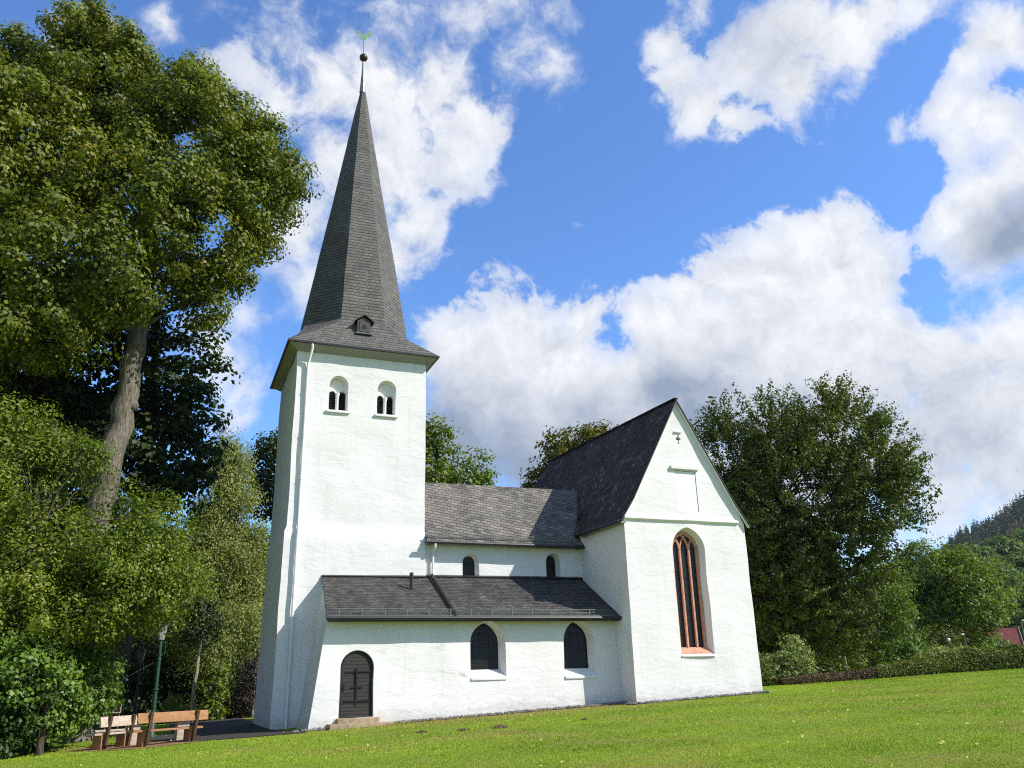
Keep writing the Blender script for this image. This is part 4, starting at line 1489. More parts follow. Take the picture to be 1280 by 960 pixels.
    tree('tower_side_tree', 'dark broadleaf tree showing just left of the tower', b, [(b.x, b.y, b.z-.3, .4), (b.x, b.y, b.z+8, .3), (b.x, b.y, b.z+19, .1)],
         [lob(350, 585, D, 2.7, 3, 3.4), lob(335, 640, D, 1.7, 2, 2.0), lob(360, 560, D, 2.2, 2, 2.0), lob(345, 720, D, 2.6, 3, 4), lob(335, 800, D, 2.6, 3, 4)], M['leaf_dark'], M['bark_dark'], 61, 560, 26, 1.0, .28, .75, gap=-.4, nl=24)
    D = 60.0
    b = gp(545, D)
    tree('broadleaf_tree', 'green broadleaf tree behind the nave, right of the tower', b, [(b.x, b.y, b.z-.3, .4), (b.x, b.y, b.z+8, .3), (b.x, b.y, b.z+18, .1)],
         [lob(535, 580, D, 2.6, 3, 3.0), lob(520, 555, D, 2.4, 2.4, 2.2), lob(580, 600, D, 2.1, 2.4, 2.0), lob(598, 618, D, 1.3, 1.8, 1.8), lob(560, 640, D, 4, 3, 3)], M['leaf_maple'], M['bark_dark'], 71, 520, 28, .95, .27, .7, gap=-.4, nl=24)
    D = 64.0
    b = gp(715, D)
    tree('yellowing_tree', 'yellowing broadleaf tree rising behind the transept roof', b, [(b.x, b.y, b.z-.3, .4), (b.x, b.y, b.z+8, .3), (b.x, b.y, b.z+18, .1)],
         [lob(695, 575, D, 1.9, 2.5, 2.1), lob(735, 562, D, 2.6, 2.6, 2.2), lob(672, 605, D, 1.2, 2, 2.0), lob(715, 620, D, 3.5, 3, 3), lob(765, 570, D, 2.2, 2.4, 2.6)], M['leaf_gold'], M['bark_dark'], 81, 470, 28, .95, .28, .75, gap=-.4, nl=24)
    # great beech right of the transept
    D = 56.0
    b = gp(1000, D)
    t1 = [(b.x, b.y, b.z-.3, .75), (b.x, b.y, b.z+2.5, .6), (b.x+.2, b.y, b.z+6, .5), (b.x+.4, b.y, b.z+11, .34), (b.x+.2, b.y, b.z+17, .1)]
    Lx = [lob(905, 575, D, 2.6, 3, 3.4), lob(960, 550, D, 3.0, 3.4, 3.0), lob(1035, 535, D, 3.4, 3.6, 2.9), lob(1085, 575, D, 3.0, 3.4, 3.2), lob(1100, 628, D, 2.5, 3.2, 2.8), lob(1000, 620, D-1.5, 4.8, 4.2, 4.0), lob(930, 660, D-.5, 3.4, 3.6, 4.2),
          lob(1060, 690, D-1, 3.2, 3.4, 3.2), lob(980, 720, D-1, 4.0, 3.6, 3.6), lob(925, 760, D, 2.4, 3, 3.0), lob(1030, 770, D, 2.2, 3, 2.4), lob(1118, 600, D, 1.4, 1.6, 1.7), lob(1045, 505, D, 1.8, 1.8, 1.5), lob(905, 530, D, 1.3, 1.5, 1.5), lob(905, 800, D+1, 2.4, 3, 3.0), lob(965, 790, D+1, 3.0, 3, 2.6), lob(1040, 800, D+1, 2.2, 3, 2.0), lob(915, 640, D+1, 2.5, 3, 3.0)]
    tree('beech_tree', 'great dark beech tree right of the gabled transept', b, t1, Lx, M['leaf_beech'], M['bark_dark'], 91, 2600, 58, .90, .20, .6, gap=-.55, gapf=.15, inner=.45, nl=60, spike=.85, up=.5, rough=.18)
    # lighter birch and round maple to its right
    D = 72.0
    b = gp(1090, D)
    tree('young_birch_tree', 'light green feathery tree below the great beech', b, [(b.x, b.y, b.z-.3, .2), (b.x, b.y, b.z+4, .15), (b.x, b.y, b.z+9, .05)],
         [lob(1098, 735, D, 2.4, 2.4, 2.4), lob(1085, 775, D, 2.2, 2.2, 2.4), lob(1115, 775, D, 1.7, 2, 2.0), lob(1065, 805, D, 1.5, 2, 1.6), lob(1100, 705, D, 1.3, 1.4, 1.4), lob(1045, 815, D, 1.2, 1.5, 1.3)], M['leaf_maple'], M['bark_pale'], 101, 700, 26, .75, .20, .6, gap=-.4, nl=22, hang=.3)
    D = 92.0
    b = gp(1185, D)
    tree('round_maple_tree', 'round green maple tree above the hedge at the right', b, [(b.x, b.y, b.z-.3, .4), (b.x, b.y, b.z+3, .3), (b.x, b.y, b.z+7, .2), (b.x, b.y, b.z+11, .08)],
         [lob(1160, 715, D, 4.0, 3.6, 3.0), lob(1195, 725, D, 3.8, 3.6, 3.2), lob(1215, 755, D, 3.4, 3.4, 3.2), lob(1175, 765, D, 3.6, 3.4, 3.0), lob(1232, 775, D, 1.3, 1.8, 1.6), lob(1150, 700, D, 2.4, 2.4, 1.6), lob(1205, 790, D, 2.4, 2.6, 1.8)], M['leaf_maple'], M['bark_dark'], 111, 1000, 28, .95, .26, .72, gap=-.45, nl=26)
    D = 46.0
    b = gp(982, D)
    tree('rhododendron_bush', 'rounded pale-leaved rhododendron by the transept corner', b, [(b.x, b.y, b.z-.1, .10), (b.x, b.y, b.z+.8, .07), (b.x+.1, b.y, b.z+1.8, .03)],
         [lob(972, 812, D-1, 1.15, 1.0, .9), lob(992, 818, D-1, .95, .9, .75), lob(978, 838, D-1, 1.35, 1.0, .8), lob(955, 830, D-1, .8, .8, .8), lob(978, 798, D-1, .85, .8, .55), lob(1002, 835, D-1, .6, .7, .6)], M['leaf_rhodo'], M['bark_pale'], 121, 420, 30, .32, .12, .42, cat='bush', nl=18, gap=-.7, inner=.6, rough=.1, zmin=.12)

    # undergrowth in the shade behind the benches: each bush its own thing
    US = [(-22, 866, 31, 1.5, 'leaf_shrub_shaded'), (18, 900, 32.5, .85, 'leaf_shrub_shaded'), (160, 830, 52, 1.5, 'leaf_dark'), (205, 845, 54, 1.7, 'leaf_dark'), (255, 830, 57, 2.2, 'leaf_dark'), (300, 800, 60, 2.6, 'leaf_dark'), (180, 790, 62, 3.0, 'leaf_dark'), (240, 770, 64, 3.2, 'leaf_dark'), (130, 790, 60, 3.4, 'leaf_dark'), (330, 850, 58, 2.0, 'leaf_dark')]
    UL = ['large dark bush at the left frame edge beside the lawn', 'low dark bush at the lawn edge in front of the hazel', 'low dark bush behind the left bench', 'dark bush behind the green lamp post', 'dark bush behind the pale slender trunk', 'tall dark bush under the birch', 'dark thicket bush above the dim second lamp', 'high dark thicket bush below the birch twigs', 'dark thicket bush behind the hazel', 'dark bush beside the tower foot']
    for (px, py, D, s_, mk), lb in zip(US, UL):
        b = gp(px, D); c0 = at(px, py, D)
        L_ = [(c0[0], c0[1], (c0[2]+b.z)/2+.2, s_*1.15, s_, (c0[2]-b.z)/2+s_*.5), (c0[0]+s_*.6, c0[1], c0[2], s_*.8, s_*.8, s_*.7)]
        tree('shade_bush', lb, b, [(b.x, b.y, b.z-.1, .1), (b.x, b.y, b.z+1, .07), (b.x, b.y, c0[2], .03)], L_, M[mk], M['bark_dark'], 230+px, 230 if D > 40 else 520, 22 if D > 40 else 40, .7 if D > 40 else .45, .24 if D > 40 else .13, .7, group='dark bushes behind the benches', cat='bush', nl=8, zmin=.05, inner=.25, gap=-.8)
    # woodland wall closing the view behind: trees of two kinds, one mesh each, copied
    WB = [(60, 640, 70, 7), (150, 660, 78, 7), (215, 665, 84, 6.5), (262, 690, 80, 5.5), (310, 660, 86, 6), (345, 690, 78, 5), (-40, 600, 62, 8), (885, 640, 78, 6.5), (940, 650, 84, 6.5), (1000, 690, 80, 6), (1045, 720, 86, 5.5), (905, 740, 72, 5), (975, 760, 70, 4.5)]
    proto_d = None
    for i, (px, py, D, R_) in enumerate(WB):
        top = at(px, py, D); g = hz(top[0], top[1])
        if proto_d is None:
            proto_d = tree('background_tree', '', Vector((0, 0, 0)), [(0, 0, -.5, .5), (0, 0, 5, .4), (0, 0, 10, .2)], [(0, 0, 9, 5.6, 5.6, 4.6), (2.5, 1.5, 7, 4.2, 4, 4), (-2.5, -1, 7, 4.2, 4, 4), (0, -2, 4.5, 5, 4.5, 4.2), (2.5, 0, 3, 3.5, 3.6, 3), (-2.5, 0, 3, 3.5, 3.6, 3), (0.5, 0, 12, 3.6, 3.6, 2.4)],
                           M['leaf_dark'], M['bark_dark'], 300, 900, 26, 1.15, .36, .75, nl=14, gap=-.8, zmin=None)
            ob = proto_d
        else:
            ob = copy_tree(proto_d, (0, 0, 0))
        H = top[2]-g
        ob.location = (top[0], top[1], g)
        ob.rotation_euler = (0, 0, i*2.1)
        ob.scale = (R_/6, R_/6, H/14.0)
        if px < 600:
            tag(ob, 'dark broadleaf tree in the wood behind the lime tree and birch', 'tree', 'dark wood at the left')
        else:
            tag(ob, 'dark broadleaf tree in the gloom behind the great beech', 'tree', 'dark trees behind the beech')
    # young plant with big leaves, purple shrub, slender pale trunk
    D = 48.0
    b = gp(268, D)
    tree('young_elder', 'young light-green elder between pale trunk and tower', b, [(b.x, b.y, b.z-.1, .05), (b.x, b.y, b.z+1.5, .035), (b.x+.1, b.y, b.z+3, .015)], [lob(268, 858, D, .75, .8, .9), lob(272, 838, D, .6, .6, .6), lob(262, 880, D, .6, .6, .5), lob(272, 892, D, .6, .6, .35)], M['leaf_fruit'], M['bark_pale'], 145, 95, 14, .3, .2, .6, cat='shrub', nl=12, zmin=.05, inner=.1, gap=-.7)
    b = gp(318, D+2)
    tree('purple_shrub', 'dusky purple-leaved drooping shrub against the tower base', b, [(b.x, b.y, b.z-.1, .07), (b.x, b.y, b.z+1.5, .05), (b.x, b.y, b.z+3, .02)], [lob(316, 840, D+2, .9, 1, 1.1), lob(310, 868, D+2, .9, 1, 1.1), lob(322, 885, D+2, .8, 1, .9)], M['leaf_purple'], M['bark_pale'], 147, 190, 18, .4, .15, .4, cat='shrub', nl=16, hang=.5, inner=.2, zmin=.04)
    b = gp(243, 49)
    tree('slender_tree', 'slender young tree with mottled pale trunk behind the right bench', b, [(b.x, b.y, b.z-.1, .12), (b.x, b.y, b.z+2, .10), (b.x+.1, b.y, b.z+4, .08), (b.x+.2, b.y, b.z+6.4, .05)], [lob(248, 790, 49, 1.2, 1.2, 1.0), lob(235, 765, 49, 1.3, 1.2, 1.1), lob(260, 770, 49, 1.0, 1.0, .9)], M['leaf_dark'], M['bark_pale'], 149, 160, 18, .5, .18, .65, nl=14)
    b = gp(212, 41)
    tree('low_plant', 'small bright leafy plant right of the green lamp post', b, [(b.x, b.y, b.z-.05, .03), (b.x, b.y, b.z+.8, .02), (b.x, b.y, b.z+1.6, .01)], [lob(215, 875, 41, .45, .5, .45), lob(222, 885, 41, .4, .5, .35), lob(208, 888, 41, .35, .4, .3)], M['leaf_fruit'], M['bark_pale'], 151, 60, 12, .2, .13, .5, cat='plant', nl=8, inner=.1, gap=-.9, zmin=.05)
    # bushes along the hedge, right
    HB = [(1060, 822, 62, 1.0, 'leaf_maple', 'low bright bush right of the rhododendron'), (1040, 805, 66, 1.8, 'leaf_beech', 'dark bush under the great beech'), (1025, 830, 60, .9, 'leaf_beech', 'small dark bush beside the rhododendron'), (1130, 812, 70, 1.3, 'leaf_bush', 'low green bush before the flat-roofed building'),
          (1165, 800, 84, 2.2, 'leaf_beech', 'dark bush below the round maple'), (1090, 820, 74, 1.3, 'leaf_maple', 'light bush between sapling and flat-roofed building'), (1240, 805, 100, 1.4, 'leaf_bush', 'bush left of the red-roofed barn'), (1165, 822, 56, .8, 'leaf_birch', 'pale weedy bush above the hedge left of the globe lamp'), (1200, 819, 55, .7, 'leaf_birch', 'pale weedy bush above the hedge below the globe lamp')]
    for px, py, D, s_, mk, lb in HB:
        b = gp(px, D); c0 = at(px, py, D)
        L_ = [(c0[0], c0[1], (c0[2]+b.z)/2, s_*1.3, s_, max(.5, (c0[2]-b.z)/2+s_*.5)), (c0[0]+s_*.5, c0[1], c0[2], s_*.9, s_*.8, s_*.7), (c0[0]-s_*.8, c0[1], c0[2]-.3*s_, s_*.8, s_*.8, s_*.7)]
        tree('garden_bush', lb, b, [(b.x, b.y, b.z-.1, .08), (b.x, b.y, b.z+.8, .06), (b.x, b.y, c0[2], .03)], L_, M[mk], M['bark_dark'], 160+px, int(110*s_+60), 20, .55, .2, .65, group='bushes behind the hedge', cat='bush', nl=6, zmin=.05, inner=.3)
    for (px, D, h_) in ((1063, 52, 2.0), (1100, 60, 1.6)):
        b = gp(px, D)
        mb = MB(); mb.tube([b-Vector((0, 0, .1)), b+Vector((-.05, 0, h_))], [.05, .04], 7)
        o = mb.build('tree_stake', M['bark_pale'])
        tag(o, 'leaning pale stake at the hedge left end' if px == 1063 else 'short white post among the bushes below the beech', 'stake')

    # hedges along the crest of the lawn
    def hedge(name, label, pts, mat, seed, dens, dark=None):
        """pts = [(x, y, height, halfwidth)]"""
        rng = np.random.default_rng(seed)
        P = np.array(pts, float)
        seg = np.linalg.norm(np.diff(P[:, :2], axis=0), axis=1)
        s = np.concatenate([[0], np.cumsum(seg)])
        n = int(dens*s[-1])
        u = rng.uniform(0, s[-1], n)
        x = np.interp(u, s, P[:, 0]); y = np.interp(u, s, P[:, 1]); h = np.interp(u, s, P[:, 2]); w = np.interp(u, s, P[:, 3])
        h = h*(1+.10*np.sin(u*1.7+seed)+.06*np.sin(u*5.1))
        k = rng.uniform(0, 1, n)
        # a loaf section: top and two sides
        th = k*PI
        ox = np.cos(th); oz = np.sin(th)**.45
        dirx = P[-1, 1]-P[0, 1]; diry = -(P[-1, 0]-P[0, 0]); dl = math.hypot(dirx, diry)
        sh = rng.uniform(.82, 1.06, n)
        px_ = x+dirx/dl*ox*w*sh; py_ = y+diry/dl*ox*w*sh
        pz = hgt(px_, py_)+h*oz*sh+rng.normal(size=n)*.02
        pos = np.stack([px_, py_, pz], 1)
        nr = np.stack([dirx/dl*ox, diry/dl*ox, oz], 1)+rng.normal(size=(n, 3))*.6
        L = .075*rng.uniform(.7, 1.6, n)
        V, Fq = leaf_geo(pos, nr, L, L*.7, rng)
        tint = np.clip(.5+.3*sn(pos, seed, .25)+rng.normal(size=n)*.2, 0, 1)
        mid = P[len(P)//2]
        o = empty(name, (mid[0], mid[1], hz(mid[0], mid[1])), label, 'hedge')
        mesh_np('foliage', V, Fq, mat, o, tint)
        mb = MB()
        mb.tube([(q_[0], q_[1], hz(q_[0], q_[1])+.08) for q_ in P], .02, 4)
        for q in np.arange(0.2, s[-1], .45):
            xx, yy, hh = np.interp(q, s, P[:, 0]), np.interp(q, s, P[:, 1]), np.interp(q, s, P[:, 2])
            z0 = hz(xx, yy)
            mb.tube([(xx, yy, z0-.1), (xx+.05, yy, z0+hh*.5), (xx+rng.uniform(-.2, .2), yy+rng.uniform(-.2, .2), z0+hh*.9)], [.03, .022, .01], 4, caps=False)
        mb.build('stems', M['bark_dark'], o)
    hedge('dry_hedge', 'low brown half-dry hedge at the lawn edge, nearer the church', [(10.4, 4.5, .30, .28), (11.8, 4.15, .34, .32), (13.4, 3.8, .40, .34), (15.2, 3.45, .50, .38)], M['leaf_dry'], 5, 3400)
    hedge('green_hedge', 'thick clipped green hedge along the lawn crest at the right', [(15.1, 3.45, .50, .40), (17.5, 3.0, .74, .55), (20.5, 2.2, 1.0, .65), (24, 1.2, 1.0, .7), (28, -.2, 1.0, .7), (31, -1.2, 1.0, .7)], M['leaf_hedge'], 6, 4200)

# ------------------------------------------------------------------ grass
if 'grass' not in SKIP:
    rng = np.random.default_rng(77)
    N = 560000
    az = np.radians(rng.uniform(-24, 70, N))
    inv = rng.uniform(1/62., 1/10.5, N)          # denser near the camera
    d = 1/inv
    d = np.where(rng.uniform(size=N) < .45, np.sqrt(rng.uniform(10.5**2, 50**2, N)), d)
    x = CAM[0]+d*np.sin(az); y = CAM[1]+d*np.cos(az)
    ok = ~in_poly(x, y, PATH)
    ok &= ~(in_poly(x, y, MULCH) & (rng.uniform(size=N) > .06))
    ok &= ~((x > -12.3) & (x < 0.1) & (y > .85)) & ~((x > -.3) & (x < 6.0) & (y > -.28)) & ~((x > -13.2) & (x < -7) & (y > 3.6))
    s_ = (x-10.3)*0.27+(y-2.5)*0.96
    ok &= ~((x > 6) & (s_ > 4.5))
    x, y, d = x[ok], y[ok], d[ok]
    n = len(x)
    P2 = np.stack([x, y, np.zeros(n)], 1)
    tall = 1+.45*np.clip(sn(P2, 3, .45), -1, 1)
    sx = (x-10.3)*0.27+(y-2.5)*0.96
    edge_ = (x > 8)*np.clip(1-np.abs(sx-.6)/1.0, 0, 1)
    h = rng.uniform(.014, .034, n)*tall*(1+1.8*edge_)*(1+1.9*((y > .35) & (x > -11) & (x < 6) & (y > np.where(x > -.2, -.75, .35)) & (sn(P2, 31, .9) > .15)))*np.where(rng.uniform(size=n) < .03, 1.6, 1)
    w = rng.uniform(.005, .009, n)*np.clip(d/14, 1, 3.2)
    a = rng.uniform(0, 2*PI, n)
    lx, ly = np.cos(a), np.sin(a)
    bend = rng.normal(size=(n, 2))*.5
    z = hgt(x, y)
    V = np.empty((n, 3, 3))
    V[:, 0] = np.stack([x-lx*w, y-ly*w, z-.004], 1)
    V[:, 1] = np.stack([x+lx*w, y+ly*w, z-.004], 1)
    V[:, 2] = np.stack([x+bend[:, 0]*h, y+bend[:, 1]*h, z+h], 1)
    tint = np.clip(.5+.35*sn(P2, 8, .25)+rng.normal(size=n)*.25, 0, 1)
    g = mesh_np('grass', V.reshape(-1, 3), np.arange(n*3).reshape(n, 3), M['blade'], None, tint, k=3)
    tag(g, kind='stuff')

# gravel at the foot of the walls
rng = random.Random(9)
mb = MB()
RUNS = [((-9.2, .95), (.0, .95), 900), ((-.05, -.22), (5.95, -.22), 560), ((-.2, .9), (-.2, -.25), 130), ((-12.6, .95), (-11.4, .95), 60), ((5.98, -.2), (6.1, 4), 120)]
for (a, b, n) in RUNS:
    for _ in range(n):
        t = rng.random()
        x = a[0]+(b[0]-a[0])*t+rng.uniform(-.13, .13); y = a[1]+(b[1]-a[1])*t+rng.uniform(-.17, .15)
        r = rng.uniform(.035, .085)
        c = Vector((x, y, hz(x, y)+r*.45))
        q = [c+Vector((dx*r*rng.uniform(.7, 1.2), dy*r*rng.uniform(.7, 1.2), dz*r*rng.uniform(.6, 1.0))) for dx, dy, dz in ((1, 0, 0), (-1, 0, 0), (0, 1, 0), (0, -1, 0), (0, 0, 1), (0, 0, -1))]
        i = len(mb.v); mb.v += [tuple(v) for v in q]
        for f in ((0, 2, 4), (2, 1, 4), (1, 3, 4), (3, 0, 4), (2, 0, 5), (1, 2, 5), (3, 1, 5), (0, 3, 5)):
            mb.f.append(tuple(i+k for k in f))
tag(mb.build('gravel', M['gravel']), kind='stuff')

# molehills
for px, py, lb in ((527, 916, 'small dark molehill on the lawn below the door steps'), (579, 913.5, 'flat brown molehill between the two larger ones'), (624, 910, 'largest brown molehill on the lawn below the aisle window'), (732, 900, 'tiny dark molehill nearest the transept shadow')):
    d_ = ray(px, py)
    t_ = 20.0
    for _ in range(40):
        p = CAM+d_*t_
        t_ += (p[2]-hz(p[0], p[1]))*6
    r = {527: .12, 579: .12, 624: .18, 732: .09}[px]
    mb = MB()
    rr = random.Random(px)
    prof = [(r*1.15, -.03), (r, .012), (r*.75, r*.22), (r*.4, r*.36), (r*.05, r*.38)]
    mb.lathe(prof, (p[0], p[1], hz(p[0], p[1])), 14)
    for _ in range(40):
        a = rr.uniform(0, 2*PI); q = r*rr.uniform(.2, 1.35)
        cx, cy = p[0]+q*math.cos(a), p[1]+q*math.sin(a)
        s = rr.uniform(.015, .04)
        mb.lathe([(s*.4, -s), (s, 0), (s*.4, s)], (cx, cy, hz(cx, cy)+max(.01, r*.5*(1-q/r))), 5)
    tag(mb.build('molehill', M['soil'], rough=.035, cut=.06, freq=9.0, angle=180), lb, 'molehill', 'molehills on the lawn')

# fallen leaves and daisies scattered over the lawn
rng = np.random.default_rng(12)
n = 900
az = np.radians(rng.uniform(-12, 56, n)); d = np.sqrt(rng.uniform(13**2, 40**2, n))
x = CAM[0]+d*np.sin(az); y = CAM[1]+d*np.cos(az)
ok = ~((x > -12.6) & (x < 0.2) & (y > .6)) & ~((x > -.4) & (x < 6.2) & (y > -.5)) & ((x < 9) | (y < 2)) & ~((x > -13.4) & (x < -7) & (y > 3))
x, y = x[ok], y[ok]; n = len(x)
pos = np.stack([x, y, hgt(x, y)+.045], 1)
L = rng.uniform(.03, .085, n)
V, Fq = leaf_geo(pos, np.array([0, 0, 1.0])+rng.normal(size=(n, 3))*.35, L, L*.8, rng)
M['leaf_fallen'] = leaf_mat('fallen_leaf', (0.45, 0.40, 0.07), (0.62, 0.58, 0.20), (0.30, 0.13, 0.04), .1)
tag(mesh_np('fallen_leaves', V, Fq, M['leaf_fallen'], None, rng.uniform(0, 1, n)), kind='stuff')

# ------------------------------------------------------------------ benches, table, lamps
def bench(name, label, A, B, zb, back_mat, seat_mat, legs, ends, th=.07, knot=False):
    """A, B = ends of the back plank in plan (back side towards the camera)"""
    A = Vector((A[0], A[1], 0)); B = Vector((B[0], B[1], 0))
    u = (B-A).normalized(); n = Vector((-u.y, u.x, 0))      # n = towards the seat, away from the camera
    Lm = (B-A).length
    mid = (A+B)/2
    z0 = hz(mid.x, mid.y)
    o = empty(name, (mid.x, mid.y, z0), label, 'bench')
    X = Matrix((( u.x, n.x, 0, A.x), (u.y, n.y, 0, A.y), (0, 0, 1, z0), (0, 0, 0, 1)))
    mb = MB()
    tilt = Matrix.Rotation(math.radians(-10), 4, 'X')
    mb.box(0, Lm, -.03, .03, -.15, .15, X @ Matrix.Translation((0, -.03, zb)) @ tilt)
    if knot:
        mb.box(Lm*.46, Lm*.66, -.036, -.028, -.015, .02, X @ Matrix.Translation((0, -.03, zb)) @ tilt)
    mb.build('backrest', back_mat, o, bevel=.008)
    mb = MB()
    mb.box(-.02 if ends else 0, Lm-.05, .10, .50, .40, .46, X)
    mb.build('seat', seat_mat, o, bevel=.008)
    for f in legs:
        mb = MB(); mb.box(f*Lm-.085, f*Lm+.085, .08, .46, -.12, .398, X)
        mb.build('leg', M['wood_brown'], o, bevel=.012)
        mb = MB(); mb.sweep([X @ Vector((f*Lm+.02, .05, .02)), X @ Vector((f*Lm+.02, -.115, zb+.17))], u, .045, .05)
        mb.build('back_post', M['wood_dark'], o, bevel=.008)
    return o


bench('timber_bench', 'rustic red-brown timber bench with its back to the lawn, right of the pair', (-17.35, .12), (-15.28, 1.24), .80, M['wood_brown'], M['wood_brown'], (.16, .82), True)
bench('timber_bench', 'rustic timber bench with weathered grey-pink back plank, left of the pair', tuple(at(126, 890, 30.1)[:2]), tuple(at(171, 888, 31.0)[:2]), .78, M['wood_pale'], M['wood_pale'], (.22, .86), True)
# table between the benches
tb = (-16.75, 2.2)
zt = hz(*tb)
o = empty('picnic_table', (tb[0], tb[1], zt), 'rustic timber table with pale block legs behind the benches', 'table')
mb = MB(); X = Matrix.Translation((tb[0], tb[1], zt)) @ Matrix.Rotation(math.radians(12), 4, 'Z')
mb.box(-1.3, 1.3, -.38, .38, .70, .78, X); mb.build('tabletop', M['wood_pale'], o, bevel=.01)
for xx in (-.75, .78):
    mb = MB(); mb.box(xx-.19, xx+.19, -.2, .2, -.1, .70, X); mb.build('leg', M['wood_pale'], o, bevel=.02)
# far bench of the set, seen past the left end
o = empty('timber_bench', (-18.0, 3.4, hz(-18.0, 3.4)), 'low backless plank bench poking out behind the left bench', 'bench')
X = Matrix.Translation((-18.0, 3.4, hz(-18.0, 3.4))) @ Matrix.Rotation(math.radians(15), 4, 'Z')
mb = MB(); mb.box(-.7, .7, -.18, .18, .40, .46, X); mb.build('seat', M['wood_pale'], o, bevel=.008)
for xx in (-.45, .45):
    mb = MB(); mb.box(xx-.09, xx+.09, -.16, .16, -.1, .40, X); mb.build('leg', M['wood_dark'], o, bevel=.01)
# notice board on two thin legs
b = gp(145, 36.5)
o = empty('notice_board', b, 'small dark notice board in a pale frame behind the left bench', 'notice board')
zc = at(145, 884, 36.5)[2]
X = Matrix.Translation((b.x, b.y, 0)) @ Matrix.Rotation(math.radians(-4), 4, 'Z')
mb = MB(); mb.box(-.24, .24, -.012, .012, zc-.17, zc+.17, X); mb.build('panel', M['louvre'], o)
mb = MB()
for q in ((-.27, -.24, zc-.20, zc+.20), (.24, .27, zc-.20, zc+.20)):
    mb.box(q[0], q[1], -.02, .02, q[2], q[3], X)
mb.box(-.24, .24, -.02, .02, zc+.17, zc+.20, X); mb.box(-.24, .24, -.02, .02, zc-.20, zc-.17, X)
mb.build('frame', M['wood_pale'], o)
for xx in (-.22, .22):
    mb = MB(); mb.box(xx-.015, xx+.015, -.012, .012, b.z-.1, zc-.20, X); mb.build('leg', M['zinc'], o)


def lamp_post(label, px, D, ztop, glass, paint):
    b = gp(px, D)
    o = empty('lamp_post', b, label, 'lamp post')
    H = ztop-b.z
    c = (b.x, b.y, b.z)
    mb = MB()
    mb.lathe([(.16, -.1), (.16, .10), (.12, .16), (.115, .75), (.085, .80), (.078, 1.0), (.085, 1.02), (.085, 1.06), (.070, 1.08), (.062, H-1.35), (.08, H-1.33), (.08, H-1.28), (.055, H-1.25), (.05, H-.62)], c, 14)
    mb.build('post', M[paint], o, smooth=True)
    for zz in (.5, 1.6):
        mb = MB(); mb.lathe([(.08, 0), (.105, .02), (.105, .05), (.08, .07)], (b.x, b.y, b.z+zz), 14); mb.build('collar', M[paint], o, smooth=True)
    mb = MB()
    for k in range(3):
        a = k*2*PI/3+.4
        mb.tube([(b.x, b.y, b.z+H-1.22), (b.x+.20*math.cos(a), b.y+.20*math.sin(a), b.z+H-1.05), (b.x+.16*math.cos(a), b.y+.16*math.sin(a), b.z+H-.7), (b.x, b.y, b.z+H-.62)], .014, 6)
    mb.build('scroll_bracket', M[paint], o, smooth=True)
    mb = MB(); mb.lathe([(.10, -.60), (.19, -.12), (.19, -.10), (.09, -.58)], (b.x, b.y, b.z+H), 6); mb.build('lantern_glass', M[glass], o)
    mb = MB(); mb.lathe([(.23, -.10), (.12, .02), (.05, .06), (.03, .14), (.01, .16)], (b.x, b.y, b.z+H), 6); mb.build('lantern_cap', M[paint], o)
    return o


lamp_post('tall dark green lamp post with lantern behind the benches', 195, 35.0, at(210, 779, 35)[2], 'dull_glass', 'green_paint')
lamp_post('dim second lamp post deep in the shade of the trees', 172, 47.0, at(180, 812, 47)[2], 'shaded_glass', 'shaded_paint')
b = gp(151, 47)
o = empty('dome_lamp', b, 'low lamp with white dome shade beside the hazel bush', 'lamp')
zc = at(151, 850, 47)[2]
mb = MB(); mb.lathe([(.04, b.z-.1-zc), (.035, -.1), (.06, -.02)], (b.x, b.y, zc), 10); mb.build('post', M['green_paint'], o)
mb = MB(); mb.lathe([(.30, -.04), (.29, .02), (.22, .10), (.10, .15), (.02, .16)], (b.x, b.y, zc), 16); mb.build('lamp_shade', M['lamp_glass'], o, smooth=True)

